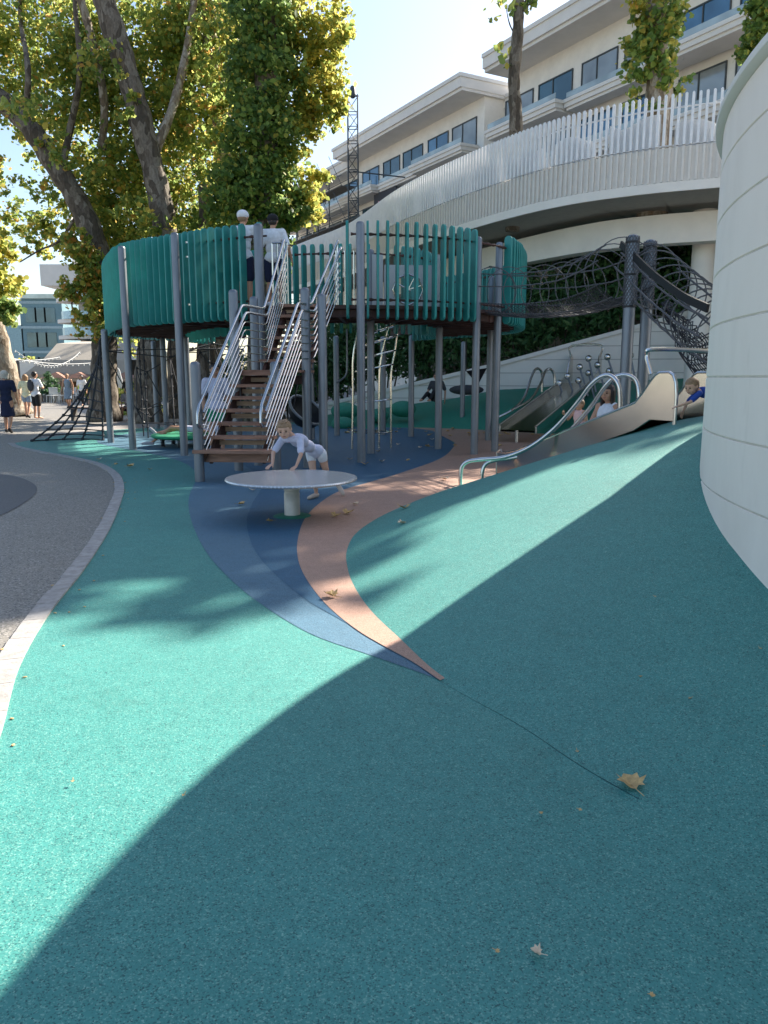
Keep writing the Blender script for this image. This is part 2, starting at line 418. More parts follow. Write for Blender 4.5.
sheet('orange_surface', [(11, 25.5), XY(394, 426), XY(432, 431)] + S([XY(*p) for p in o_l], 8) + [(0.75, 4.2), (2.5, 8), (3, 10), (9, 12.3), (12, 13)], 0.0155, 'orange')
# mound -------------------------------------------------------
crease = [(6, -4), (3.2, 0.2), (1.9, 1.45), (1.25, 2.2), XY(600, 780), XY(520, 728), XY(438, 681), XY(395, 641), XY(368, 614), XY(352, 590), XY(345.5, 572), XY(344.5, 553), XY(354, 535), XY(375, 520), XY(400, 508), XY(430, 496), (1.05, 10.9), (1.7, 11.9), (3.0, 12.5), (5.5, 12.9), (9, 13), (13, 10), (13, 0)]
creaseS = np.array(S(crease, 10, True))
def inside(px, py, P):
    c = np.zeros(px.shape, bool); n = len(P); j = n-1
    for i in range(n):
        xi, yi = P[i]; xj, yj = P[j]
        cond = ((yi > py) != (yj > py)) & (px < (xj-xi)*(py-yi)/((yj-yi) if yj != yi else 1e-9)+xi)
        c ^= cond; j = i
    return c
def sdist(px, py, P):
    d = np.full(px.shape, 1e9); n = len(P)
    for i in range(n):
        a = P[i]; b = P[(i+1) % n]; ab = b-a; L = (ab**2).sum()+1e-12
        t = np.clip(((px-a[0])*ab[0]+(py-a[1])*ab[1])/L, 0, 1)
        d = np.minimum(d, np.hypot(px-(a[0]+t*ab[0]), py-(a[1]+t*ab[1])))
    return np.where(inside(px, py, P), d, -d)
def mound_h(px, py):
    px = np.atleast_1d(np.asarray(px, float)); py = np.atleast_1d(np.asarray(py, float))
    d = sdist(px, py, creaseS)
    kk = np.interp(py, [1.0, 2.2, 3.2, 4.5, 6.4, 8.5, 10, 11.5, 13], [0.03, 0.07, 0.13, 0.198, 0.28, 0.345, 0.36, 0.36, 0.36])
    h = kk*d
    cap = 1.32
    hp = np.where(h > 0.8, 0.8+(cap-0.8)*np.tanh((h-0.8)/(cap-0.8)), h)
    return np.where(d > 0, hp, h)+0.010
nx, ny = 150, 190
gx = np.linspace(-1.2, 8.0, nx); gy = np.linspace(-1.0, 13.4, ny)
GX, GY = np.meshgrid(gx, gy); GZ = mound_h(GX.ravel(), GY.ravel()).reshape(GX.shape)
mb = MB(); mb.v = [tuple(t) for t in np.stack([GX.ravel(), GY.ravel(), GZ.ravel()], 1).tolist()]
mb.f = [(j*nx+i, j*nx+i+1, (j+1)*nx+i+1, (j+1)*nx+i) for j in range(ny-1) for i in range(nx-1)
        if GZ[j:j+2, i:i+2].max() > -0.06]
structure(mb.build('rubber_mound', 'teal', smooth='full', fix=False))
_sm = [Vector((p[0], p[1], 0)) for p in creaseS if 1.5 < p[1] < 3.95 and p[0] < .98 and p[0] > .1]
_sm = [Vector((p.x, p.y, float(mound_h([p.x+.01], [p.y])[0])+.0005)) for p in _sm]
structure(MB().tube(_sm, [.0014*(1-.75*i/max(1, len(_sm)-1)) for i in range(len(_sm))], 6).build('rubber_seam', M('seam_rubber', (.015, .07, .075), .8)))
def on_mound(u, v):
    """hit of a photo ray with the mound"""
    d = ray(u, v); Y = 1.5
    while Y < 30:
        t = Y/d[1]; z = CAMZ+d[2]*t; x = d[0]*t
        if z < max(0.02, float(mound_h([x], [Y])[0])): return Vector((x, Y, z))
        Y += 0.02
    return at(u, v, z=0)
# second, far slope against the retaining wall ------------------
rw = [(-3.2, 27.6, 0.10, 0.3), (-2.0, 27.2, 0.25, 0.62), (2.3, 26.2, 0.85, 1.62), (3.8, 25.8, 1.15, 1.98), (7.2, 24.9, 1.4, 2.9), (10.4, 24.0, 1.6, 3.8), (16, 22.5, 1.6, 5.2)]
base2 = [XY(300, 426), XY(369, 427.5), XY(430, 428.5), XY(483, 430.5), XY(540, 434), XY(600, 438), XY(700, 442), (16, 18.5)]
b2 = resample([Vector((*p, 0)) for p in S(base2, 8)], 0.01)
mb = MB(); NA, NB = 60, 16
def interp_poly(P, t):
    n = len(P)-1; i = min(int(t*n), n-1); f = t*n-i
    return [a*(1-f)+b*f for a, b in zip(P[i], P[i+1])]
for i in range(NA+1):
    t = i/NA; p = b2[int(t*(len(b2)-1))]
    xw = -3.2+19.2*t
    w = [np.interp(xw, [q[0] for q in rw], [q[c] for q in rw]) for c in range(4)]
    for j in range(NB+1):
        s = j/NB; bumpz = 0.14*math.sin(t*23+1)*math.sin(s*PI) + 0.07*math.sin(t*51+s*3)*math.sin(s*PI)
        e = s**0.8
        mb.v.append((p.x*(1-s)+w[0]*s, p.y*(1-s)+(w[1]+.1)*s, max(-.02 if j == 0 else 0.03, w[2]*e*1.0+bumpz*min(1, w[2]))+ (0 if j else -.0)))
mb.f = [(i*(NB+1)+j, (i+1)*(NB+1)+j, (i+1)*(NB+1)+j+1, i*(NB+1)+j+1) for i in range(NA) for j in range(NB)]
structure(mb.build('far_slope', 'green', smooth='full'))
def slope2_z(x):  # height of slope along the wall foot
    return float(np.interp(x, [q[0] for q in rw], [q[2] for q in rw]))
t = thing('retaining_wall', (3.8, 25.8, 0), 'long pale stone retaining wall rising to the right behind the far slides', 'retaining wall')
mb = MB(); jb = MB(); cpb = MB()
for a, b in zip(rw, rw[1:]):
    mb.slab([(a[0], a[1], -0.2), (b[0], b[1], -0.2), (b[0], b[1], b[3]-.06), (a[0], a[1], a[3]-.06)], (0.26, 0.965, 0), 0.4)
    cpb.bar((a[0]+.05, a[1]+.17, a[3]), (b[0]+.05, b[1]+.17, b[3]), 0.5, 0.12)
    for kz in range(1, 12):
        z = kz*0.42
        # horizontal joints where the wall is tall enough
        za, zb = a[3]-.1, b[3]-.1
        if max(za, zb) <= z: continue
        f = 0 if za > z else (z-za)/(zb-za)
        x0 = a[0]+(b[0]-a[0])*f; y0 = a[1]+(b[1]-a[1])*f
        jb.box(((x0+b[0])/2, (y0+b[1])/2-.002, z), (math.hypot(b[0]-x0, b[1]-y0), 0.012, 0.022), rz=math.atan2(b[1]-a[1], b[0]-a[0]))
mb.build('wall_face', 'stucco', t); cpb.build('coping', 'stucco', t); jb.build('joint', 'soffit', t)

# ---------------------------------------------------------------- big round wall on the right
WC = Vector((8.19, 4.12)); WR = 6.0
def wallmat():
    m, nt, b = newmat('white_cladding'); co = objco(nt, (1, 1, 0.35))
    c = ramp(nt, [(0.35, (0.86, 0.76, 0.67)), (0.62, (0.91, 0.81, 0.72))], noise(nt, 1.1, 6, 0.6, co))
    st = ramp(nt, [(0.0, (1, 1, 1)), (0.24, (0.84, 0.83, 0.81)), (0.32, (1, 1, 1))], noise(nt, 2.3, 3, 0.5, objco(nt, (1, 1, 0.5)), 0.6))
    c = mixc(nt, c, st, 0.5, 'MULTIPLY')
    dr = ramp(nt, [(0.35, (0.80, 0.78, 0.75)), (0.55, (1, 1, 1))], noise(nt, 1.3, 7, 0.7, objco(nt, (1.2, 1.2, 0.6)), 0.6))
    c = mixc(nt, c, dr, 0.22, 'MULTIPLY')
    nt.links.new(c, b.inputs['Base Color']); b.inputs['Roughness'].default_value = 0.75
    bump(nt, b, noise(nt, 30, 4, 0.6, objco(nt)), 0.12, 0.01); return m
m_['wallw'] = wallmat(); m_['joint'] = M('sandy_joint', (0.62, 0.56, 0.48), 0.9)
t = thing('round_wall', (WC.x, WC.y, 0), 'large pale curved wall with horizontal joints at the right edge', 'wall')
zs = [-0.3, 0.75, 1.15, 1.55, 1.92, 2.30, 2.69, 3.08, 3.40]
for z0, z1 in zip(zs, zs[1:]):
    MB().lathe([(WR-.25, z0+.006), (WR-.004, z0+.006), (WR, z0+.010), (WR, z1-.010), (WR-.004, z1-.006), (WR-.25, z1-.006)], (WC.x, WC.y, 0), 200).build('wall_panel', 'wallw', t, smooth=True)
MB().lathe([(WR-.24, -.3), (WR-.007, -.3), (WR-.007, 3.395), (WR-.24, 3.395)], (WC.x, WC.y, 0), 200).build('core', 'joint', t, smooth=True)
MB().lathe([(WR-.40, 3.40), (WR+.025, 3.40), (WR+.055, 3.42), (WR+.06, 3.45), (WR+.045, 3.48), (WR+.0, 3.49), (WR-.4, 3.49)], (WC.x, WC.y, 0), 200).build('coping', 'stucco', t, smooth=True)

# ---------------------------------------------------------------- raised terrace with slatted balustrade
terr = [(-5.5, 44), (-3.9, 41), (-1.6, 36.6), (0.58, 29.9), (2.9, 25.0), (4.7, 22.2), (6.4, 20.8), (8.1, 20.0), (10.2, 19.1), (12.4, 17.9), (14.8, 16.2), (17, 14.2), (19, 11.5)]
TS = resample([Vector((*p, 0)) for p in S(terr, 12)], 0.02)
def toff(P, d): return [Vector((*q, 0)) for q in offset([(p.x, p.y) for p in P], d)]   # +d = inward (away from camera)
TI = TS[::25]
t = thing('curved_terrace', (6.4, 20.8, 0), 'curved raised terrace with slatted white balustrade above the playground', 'terrace')
def wallstrip(P, z0, z1, th, mb):
    Q = toff(P, th)
    a = [(p.x, p.y, z0) for p in P]; b = [(p.x, p.y, z1) for p in P]; c = [(p.x, p.y, z1) for p in Q]; d = [(p.x, p.y, z0) for p in Q]
    mb.strip(a, b); mb.strip(b, c); mb.strip(c, d); mb.strip(d, a)
    return mb
wallstrip(toff(TI, 0.055), 6.35, 7.18, 0.12, MB()).build('skirt', 'terr_beige', t)
wallstrip(TI, 6.13, 6.36, 0.35, MB()).build('fascia', 'cream', t)
Q = toff(TI, 8.6)
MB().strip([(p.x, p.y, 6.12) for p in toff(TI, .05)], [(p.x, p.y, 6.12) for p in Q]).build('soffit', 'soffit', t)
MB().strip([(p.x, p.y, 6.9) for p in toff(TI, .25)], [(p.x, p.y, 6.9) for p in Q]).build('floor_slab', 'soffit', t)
b1 = MB(); b2_ = MB(); posts = MB()
ds = 0.165; i = 0
while i < len(TS)-1:
    p = TS[i]; q = TS[min(i+1, len(TS)-1)]; tn = (q-p).normalized(); nn = Vector((-tn.y, tn.x, 0))
    ang = math.atan2(tn.y, tn.x)
    b1.box((p.x+nn.x*.045, p.y+nn.y*.045, 6.78), (0.055, 0.09, 0.82), ang)
    c = p+nn*0.03
    L = 1.22
    b2_.box((c.x, c.y, 7.215+L/2-.02), (0.062, 0.09, L-.04), ang)
    b2_.tube([(c.x, c.y, 7.20+L-.04), (c.x, c.y, 7.20+L)], [.034, .016], 8)
    i += 8
b1.build('beige_slats', 'terr_beige', t); b2_.build('white_slats', 'terr_white', t)
rl = MB()
for z in (7.24, 8.12):
    rl.tube([(p.x, p.y, z) for p in toff(TI, 0.11)], 0.022, 6)
rl.build('rail', 'terr_white', t)
pn = MB(); i = 20
while i < len(TS)-110:     # white screens standing behind the slats, with wavy tops
    seg = TS[i:i+72:6]; q = toff(seg, 0.22)
    n = len(q); h = [7.66+0.28*abs(math.sin((i/100+k*0.13)*1.9))+0.12*math.sin(i*.05) for k in range(n)]
    pn.strip([(a.x, a.y, 7.0) for a in q], [(a.x, a.y, h[k]) for k, a in enumerate(q)])
    i += 84
pn.build('screen', 'terr_white', t)
# beams, soffit edge and columns below
wallstrip(toff(TI, 1.7), 5.15, 5.92, 0.5, MB()).build('ring_beam', 'cream', t)
wallstrip(toff(TI, 5.5), 4.6, 5.6, 0.5, MB()).build('inner_beam', 'cream', t)
for (x, y) in ((9.0, 22.6), (12.5, 20.6)):
    MB().lathe([(.31, 0), (.31, 5.6), (.34, 5.65), (.34, 6.12)], (x, y, 0), 24).build('column', 'cream', t, smooth=True)
bk = MB(); wallstrip(toff(TI, 8.5), -0.2, 6.12, 0.3, bk); bk.build('back_wall', 'dark', t)  # dark colour stands for the shaded void under the terrace

# ---------------------------------------------------------------- hotel
HD = Vector((-.482, .876, 0)); HN = Vector((-.876, -.482, 0)); H0 = Vector((18.5, 49, 0))
def hp(s, n, z): 
    p = H0+HD*s+HN*n; return Vector((p.x, p.y, z))
hrot = Matrix((( HD.x, HN.x, 0), (HD.y, HN.y, 0), (0, 0, 1)))
def hbox(mb, s0, s1, n0, n1, z0, z1):
    c = hp((s0+s1)/2, (n0+n1)/2, (z0+z1)/2)
    return mb.box(c, (abs(s1-s0), abs(n1-n0), z1-z0), rot=hrot)
t = thing('hotel', tuple(hp(20, 0, 0)), 'long pale hotel with stepped balconies and dark windows on the hillside', 'hotel')
wings = [(-7, 18.5, 0.0, 25.6), (18.5, 21.8, -2.6, 24.4), (21.8, 45, 0.0, 25.3), (45, 64, -0.6, 24.6)]
fl = [21.9, 18.2, 14.5, 10.8, 7.1]       # window centre heights
for wi, (s0, s1, n, zt) in enumerate(wings):
    mb = MB()
    hbox(mb, s0, s1, n-.35, n-14, 0, zt-.9)
    mb.build('wall', 'cream' if wi != 1 else 'stucco', t)
    oh = 2.3 if wi in (0, 2) else (0.3 if wi == 1 else 1.4)
    r = MB(); hbox(r, s0-.3, s1+(.6 if wi == 2 else .0), n+oh, n-14.2, zt-.75, zt)
    hbox(r, s0-.4, s1+(.7 if wi == 2 else .0), n+oh+.12, n-14.3, zt, zt+.28)
    hbox(r, s0-.25, s1, n+oh-.2, n-14, zt-.98, zt-.75)
    rr_ = r.build('roof', 'stucco', t)
    s = s0+1.0; 
    step = 4.3; k = 0
    while s+3.3 < s1+.6:
        for fi, z in enumerate(fl):
            w = 3.7 if k % 2 == 0 else 3.4
            wf = MB(); n0 = n-.34
            for (a, b_, c, d) in ((s, s+w, z-1.15, z-1.07), (s, s+w, z+1.07, z+1.15)): hbox(wf, a, b_, n0, n0+.09, c, d)
            for a in (s, s+w*.55, s+w-.08): hbox(wf, a, a+.08, n0, n0+.085, z-1.07, z+1.07)
            fo = wf.build('window', 'frame', t)
            pg = MB(); hbox(pg, s+.06, s+w-.06, n0-.05, n0+.03, z-1.1, z+1.1); pg.build('pane', random.choice(['glass', 'glass', 'glass_blue', 'glass_pale']), fo)
        s += step; k += 1
    if wi != 1:
        for fi, z in enumerate(fl):
            # balcony slabs, in staggered lengths
            cuts = [s0, s0+(s1-s0)*.36, s0+(s1-s0)*.68, s1]
            for ci in range(3):
                a, b_ = cuts[ci]+.05, cuts[ci+1]-.05
                dep = (1.9, 1.2, 1.9)[(ci+fi) % 3]
                bb = MB(); zz = z-1.55
                hbox(bb, a, b_, n-.3, n+dep, zz-.42, zz); hbox(bb, a-.08, b_+.08, n+.1, n+dep+.1, zz-.12, zz+.1); hbox(bb, a+.1, b_-.1, n, n+dep-.15, zz-.6, zz-.42)
                bo = bb.build('balcony', 'stucco', t)
                gg = MB(); hbox(gg, a+.1, b_-.1, n+dep-.12, n+dep-.08, zz+.1, zz+.55); gg.build('glass_rail', 'railglass', bo)
# construction mast beside the hotel
t = thing('lattice_mast', tuple(at(354, 300, Y=70).xy)+(0,), 'tall dark lattice mast of a construction hoist before the hotel', 'mast')
c = at(354, 300, Y=70); mb = MB(); topz = at(354, 96, Y=70).z; w = .42
for sx in (-1, 1):
    for sy in (-1, 1): mb.tube([(c.x+sx*w, c.y+sy*w, 0), (c.x+sx*w, c.y+sy*w, topz)], .055, 5)
z = 4; k = 0
while z < topz-1.2:
    for (ax, ay, bx, by) in ((-w, -w, w, -w), (w, -w, w, w), (w, w, -w, w), (-w, w, -w, -w)):
        mb.tube([(c.x+ax, c.y+ay, z), (c.x+bx, c.y+by, z)], .035, 4)
        mb.tube([(c.x+(ax if k % 2 else bx), c.y+(ay if k % 2 else by), z), (c.x+(bx if k % 2 else ax), c.y+(by if k % 2 else ay), z+1.15)], .03, 4)
    z += 1.15; k += 1
mb.build('lattice', 'frame', t)
mb = MB(); mb.tube([(c.x-.5, c.y, topz), (c.x+.5, c.y, topz)], .07, 6); mb.caps((c.x, c.y, topz+.1), (c.x, c.y, topz+.6), .3, .22, 8); mb.build('mast_head', 'frame', t)
mb = MB(); mb.tube([(c.x, c.y, topz-6), (c.x+4.5, c.y+2, topz-6)], .06, 5); mb.build('tie_arm', 'frame', t)
# scaffold in front of the left wing
t = thing('scaffolding', tuple(hp(44, 3, 0)), 'dark scaffold platforms against the left part of the hotel', 'scaffold')
mb = MB(); pl = MB()
for s in np.arange(34, 64, 3.0):
    for n in (2.6, 4.0):
        mb.tube([hp(s, n, 0), hp(s, n, 23.6 if s > 44 else 17)], .06, 4)
for z in (9.6, 13.4, 17.0, 20.6):
    s_0 = 40 if z > 17.5 else 36
    hbox(pl, s_0, 62, 2.5, 4.1, z-.1, z)
    for n in (2.6, 4.0):
        mb.tube([hp(s_0, n, z+1), hp(62, n, z+1)], .04, 4)
    for s in np.arange(s_0, 61, 3.0): mb.tube([hp(s, 4.0, z), hp(s+3, 4.0, z+3.4)], .035, 4)
mb.build('scaffold_tubes', 'frame', t); pl.build('scaffold_deck', 'dark', t)
t = tag(MB().box(hp(36.5, .9, 18.6), (4.6, .08, 2.4), rot=hrot).build('dark_net_screen', 'dark_grey_cloth'), 'dark screen with pink scrawl hung on the hotel behind the scaffold', 'screen')
mb = MB(); zz = [0, .9, .1, .9, 0, .8, .2, 1.0, 0, .9]
mb.tube([hp(38.0-.34*i, 1.0, 18.0+z) for i, z in enumerate(zz)], .07, 5)
mb.build('scrawl', M('pink_paint', (.75, .30, .35), .8), t)
# ---------------------------------------------------------------- play tower
def ZT(u, v, z): p = at(u, v, z=z); return Vector((p.x, p.y, 0))
outer_pts = [Vector((-5.3, 24.2, 0)), Vector((-6.6, 22.8, 0)), Vector((-7.1, 21.0, 0))] + \
    [ZT(108, 262, 4.32), ZT(117, 249, 4.32), ZT(135, 241.5, 4.32), ZT(175, 235, 4.32), ZT(215, 228.5, 4.32), ZT(258, 224, 4.32), ZT(305, 222, 4.32),
     ZT(358, 221.5, 4.32), ZT(410, 223.5, 4.32), ZT(443, 226, 4.32), ZT(470, 229.5, 4.32), ZT(503, 236, 4.32)] + \
    [Vector((2.85, 17.2, 0)), Vector((3.15, 18.8, 0)), Vector((2.8, 20.4, 0)), Vector((1.6, 22.2, 0))]
OC = resample(spline(outer_pts, 14), 0.02)
def nrm_in(P, i):
    a = P[max(0, i-3)]; b = P[min(len(P)-1, i+3)]; t = (b-a).normalized()
    return Vector((-t.y, t.x, 0)), t     # left of travel; travel runs left->front->right so left = away from camera
def poff(P, d): 
    return [P[i]+nrm_in(P, i)[0]*d for i in range(len(P))]
IC = resample(poff(OC, 1.85)[60:-60], 0.02)
tower = thing('play_tower', (-1.9, 19, 0), 'round teal slatted playground tower on grey posts', 'play tower')
DZ = 2.86
po = OC[::12]; pi_ = poff(OC, 1.85)[::12]
mb = MB()
a = [(p.x, p.y, DZ) for p in po]; b_ = [(p.x, p.y, DZ) for p in pi_]; c_ = [(p.x, p.y, DZ-.07) for p in pi_]; d_ = [(p.x, p.y, DZ-.07) for p in po]
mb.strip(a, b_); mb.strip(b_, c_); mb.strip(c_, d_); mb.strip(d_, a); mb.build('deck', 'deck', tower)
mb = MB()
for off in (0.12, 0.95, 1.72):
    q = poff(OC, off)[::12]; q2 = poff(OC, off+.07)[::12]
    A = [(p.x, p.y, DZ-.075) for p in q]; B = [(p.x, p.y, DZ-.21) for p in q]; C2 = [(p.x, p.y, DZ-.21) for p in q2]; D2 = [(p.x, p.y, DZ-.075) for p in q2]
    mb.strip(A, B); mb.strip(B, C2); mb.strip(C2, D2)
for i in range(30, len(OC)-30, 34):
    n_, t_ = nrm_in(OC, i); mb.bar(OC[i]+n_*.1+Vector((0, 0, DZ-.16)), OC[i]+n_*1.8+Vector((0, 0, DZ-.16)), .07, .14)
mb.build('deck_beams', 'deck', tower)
def uof(p, z=3.4):
    # column of the photo in which a point stands (used only to choose which bay a slat belongs to)
    dy = p.y; dz = z-CAMZ; depth = dy*cp-dz*sp
    return 384+F*p.x/depth
def fin(mb, p, dirr, z0, z1, w=.2, th=.042, out=.10):
    """vertical board with rounded ends; its width runs along dirr (horizontal)"""
    dirr = dirr.normalized(); side = Vector((-dirr.y, dirr.x, 0))
    prof = []
    r = w*0.46; hw = w/2
    for cx, cz, a0 in ((hw-r, z1-r, 0), (-hw+r, z1-r, 90), (-hw+r, z0+r, 180), (hw-r, z0+r, 270)):
        for k in range(5):
            an = R(a0+22.5*k); prof.append((cx+r*math.cos(an), cz+r*math.sin(an)))
    n = len(prof); vs = []
    for sgn in (-1, 1):
        for x, z in prof: vs.append(p+dirr*x+side*(sgn*th/2)+Vector((0, 0, z)))
    mb.add(vs, [tuple(range(n)), tuple(range(2*n-1, n-1, -1))]+[(i, (i+1) % n, n+(i+1) % n, n+i) for i in range(n)])
FC = Vector((-.45, 19.0, 0))
bays = [(-50, 102, 0), (102, 122, 1), (122, 175, 1), (175, 251, 1), (262.5, 270, 1), (347.5, 357.5, 1), (364, 471, 1), (503, 523, 1)]
step = 9
def run(P, lo, hi, z0, z1, off, front=None, sp_=9, w=.17, jit=0):
    mb = MB(); cnt = 0
    for i in range(0, len(P), sp_):
        p = P[i]; u = uof(p)
        if front is not None:
            if front == 'L' and not (i < len(P)*0.45 and p.y > 17.8): continue
            if front == 'R' and not (i > len(P)*0.75 and p.y > 17.0): continue
            if front == 'F' and ((i < len(P)*0.45 and p.y > 17.8) or (i > len(P)*0.75 and p.y > 17.0)): continue
        if not (lo <= u < hi): continue
        n_, t_ = nrm_in(P, i)
        fin(mb, p-n_*off, FC-p, z0+random.uniform(-jit, jit), z1+random.uniform(-jit, jit), w=w); cnt += 1
    return mb, cnt
for lo, hi in ((102, 128), (128, 178), (178, 252), (262, 270), (346.5, 356), (364, 471), (502, 530)):
    mb, c = run(OC, lo, hi, 2.60, 4.33, .07, 'F', jit=.012)
    if c: mb.build('slat_panel', 'fin', tower, smooth=True)
for fr in ('L', 'R'):
    mb, c = run(OC, -999, 2000, 2.60, 4.31, .07, fr)
    if c: mb.build('slat_panel', 'fin', tower, smooth=True)
ICf = [p for p in IC if True]
for lo, hi in ((100, 190), (190, 262), (268, 352), (360, 500)):
    mb, c = run(IC, lo, hi, 2.45, 4.25, -.06, None, 10, w=.15)
    if c: mb.build('inner_slat_panel', 'fin', tower, smooth=True)
# rods threading the slats
for P, z, off in ((OC, 4.10, .02), (OC, 2.95, .02), (IC, 4.05, -.02)):
    q = poff(P, -off)[::3]
    seg = []
    for p in q:
        u = uof(p)
        op = P is OC and p.y < 17.4 and ((270 < u < 348))
        if op:
            if len(seg) > 1: MB().tube(seg, [.034 if k_ % 3 == 0 else .019 for k_ in range(len(seg))], 6).build('rail_rod', 'deck', tower, smooth=True)
            seg = []
        else: seg.append((p.x, p.y, z))
    if len(seg) > 1: MB().tube(seg, [.034 if k_ % 3 == 0 else .019 for k_ in range(len(seg))], 6).build('rail_rod', 'deck', tower, smooth=True)
def polemesh(x, y, z0, z1, r=.075):
    return MB().lathe([(r, z0), (r, z1-.05), (r*.93, z1-.02), (r*.7, z1), (r*.3, z1+.008), (0.001, z1+.01)], (x, y, 0), 16)
poles = [(111, 443, 2.64), (133, 450, 4.20), (184.5, 456, 4.24), (157.5, 429, 2.6), (167, 434, 2.6), (190, 441, 2.5), (361.5, 463, 4.2), (371, 454, 4.0),
         (383, 435, 2.6), (411, 437, 2.6), (438, 449.5, 2.6), (462, 428, 2.6), (474, 455, 4.20), (494.5, 452, 4.20), (488, 441, 3.9), (312, 440, 2.6), (233, 432, 2.6), (273, 446, 2.6), (337, 436, 2.6)]
for u, v, zt in poles:
    x, y = XY(u, v); polemesh(x, y, 0, zt).build('pole', 'pole', tower, smooth=True)
# front post beside the stair opening
p = at(258, 224, z=4.25); polemesh(p.x, p.y, 0, 4.25, .085).build('pole', 'pole', tower, smooth=True)
# steel downpipe with bent foot hanging under the deck
c = at(347, 345, Y=17.5)
MB().tube(spline([(c.x, c.y, 2.6), (c.x, c.y, 1.9), (c.x-.02, c.y, 1.62), (c.x-.12, c.y, 1.5), (c.x-.25, c.y, 1.42)], 5), .02, 8).build('pipe', 'pole', tower, smooth=True)
# steel play panel with round window on the deck, framed in pale tube
pa = at(352, 300, Y=15.0); pb = at(392, 300, Y=15.6)
t = tower
def panel_with_hole(a, b, z0, z1, name, mat, hole=True):
    a = Vector(a); b = Vector(b); d = (b-a).normalized(); L = (b-a).length; mb = MB(); n = Vector((-d.y, d.x, 0))
    N = 24; cx = L/2; cz = (z0+z1)/2; r = min(L, z1-z0)*.32
    ring_i = []; ring_o = []
    for k in range(N):
        an = 2*PI*k/N; ca, sa = math.cos(an), math.sin(an)
        ring_i.append((cx+r*ca, cz+r*sa))
        s_ = min((L/2)/abs(ca) if abs(ca) > 1e-6 else 1e9, ((z1-z0)/2)/abs(sa) if abs(sa) > 1e-6 else 1e9)
        ring_o.append((cx+s_*ca, cz+s_*sa))
    vs = []
    for th in (0, .02):
        for x, z in ring_i+ring_o: vs.append(a+d*x+n*th+Vector((0, 0, z-a.z)))
    fs = []
    for k in range(N):
        k2 = (k+1) % N
        fs += [(k, k2, N+k2, N+k), (2*N+k, 3*N+k, 3*N+k2, 2*N+k2), (k, 2*N+k, 2*N+k2, k2), (N+k, N+k2, 3*N+k2, 3*N+k)]
    mb.add(vs, fs); o = mb.build(name, mat, tower)
    cz3 = a+d*cx+Vector((0, 0, cz-a.z))-n*.02
    mb = MB(); mb.tube([cz3+d*(r*math.cos(2*PI*k/8))+Vector((0, 0, r*math.sin(2*PI*k/8))) for k in range(8)], .018, 6, closed=True)
    for k in range(4):
        an = 2*PI*k/8+.3; v_ = d*(r*math.cos(an))+Vector((0, 0, r*math.sin(an))); mb.tube([cz3+v_, cz3-v_*.2], .012, 5)
    mb.build('panel_ring', 'steel_dull', o, smooth=True)
y1 = at(384, 270, Y=15.7); y2 = at(432, 270, Y=15.8)
panel_with_hole((y1.x, y1.y, 2.88), (y2.x, y2.y, 2.88), 2.78, 3.72, 'play_panel', 'white_pl')
for ua, ub, Yv in ((372, 383, 15.6), (436, 440, 15.6)):
    a = at(ua, 270, Y=Yv); b = at(ub, 270, Y=Yv+.05)
    MB().slab([(a.x, a.y, 2.87), (b.x, b.y, 2.87), (b.x, b.y, 3.9), (a.x, a.y, 3.9)], (0, 1, 0), .02).build('side_panel', 'white_pl', tower)
# pale gate bar on the left bays
c = at(184.5, 250, Y=15.75)
mb = MB(); mb.tube([(c.x+.14, c.y-.18, 2.85), (c.x+.14, c.y-.18, 4.15)], .02, 8)
for z in (2.95, 3.85, 4.12): mb.bar((c.x+.07, c.y-.17, z), (c.x+.23, c.y-.17, z), .03, .03)
mb.build('gate_bar', 'steel_dull', tower)
# small guard beside the stair head
mb = MB()
for a, b in (((272, 15.0), (287, 15.0)),):
    A = at(a[0], 240, Y=14.95); B = at(b[0], 240, Y=14.9)
    mb.tube([(A.x, A.y, 4.0), (B.x, B.y, 4.0)], .018, 6)
    for k in range(4):
        q = A.lerp(B, k/3); mb.tube([(q.x, q.y, 2.87), (q.x, q.y, 4.0)], .014, 6)
    mb.build('guard_bars', 'steel_dull', tower, smooth=True); mb = MB()
    for k in range(3):
        A2 = at(336+k*9, 240, Y=14.85); mb.tube([(A2.x, A2.y, 2.87), (A2.x, A2.y, 3.85)], .014, 6)
mb.build('guard_bars', 'steel_dull', tower, smooth=True)

# ---------------------------------------------------------------- staircase
st = thing('wooden_staircase', (-2.2, 11.5, 0), 'open wooden staircase with steel tube handrails up to the tower deck', 'staircase')
def lerp(a, b, t): return Vector(a)*(1-t)+Vector(b)*t
A0 = at(235, 453, Y=11.45); A1 = at(266, 371, Y=12.95); A2 = at(283, 369, Y=13.35); A3 = at(305, 306, Y=14.6)
def tread(c, w, d, name='tread', mat='wood', th=.05): 
    return MB().box(c, (w, d, th), rz=R(-4)).build(name, mat, st)
N1 = 7
for k in range(N1):
    t_ = k/(N1-1); c = lerp((A0.x, A0.y, .46), (A1.x, A1.y, 1.60), t_)
    w = 1.10-.12*t_
    tread(c, w+(.10 if k == 0 else 0), .26 if k else .32)
    if k: MB().box((c.x+.03, c.y+.16, c.z-.095), (w*.80, .045, .07), rz=R(-4)).build('back_board', 'wood2', st)
MB().box((A0.x, A0.y+.05, .36), (1.05, .05, .14), rz=R(-4)).build('front_board', 'wood', st)
lc = lerp((A1.x, A1.y, 1.60), (A2.x, A2.y, 1.60), .5)
for k in range(5): MB().box((lc.x-.03+.04*k, A1.y+.0+.14*k, 1.645), (1.0, .12, .04), rz=R(-4)).build('landing_board', 'wood', st)
N2 = 7
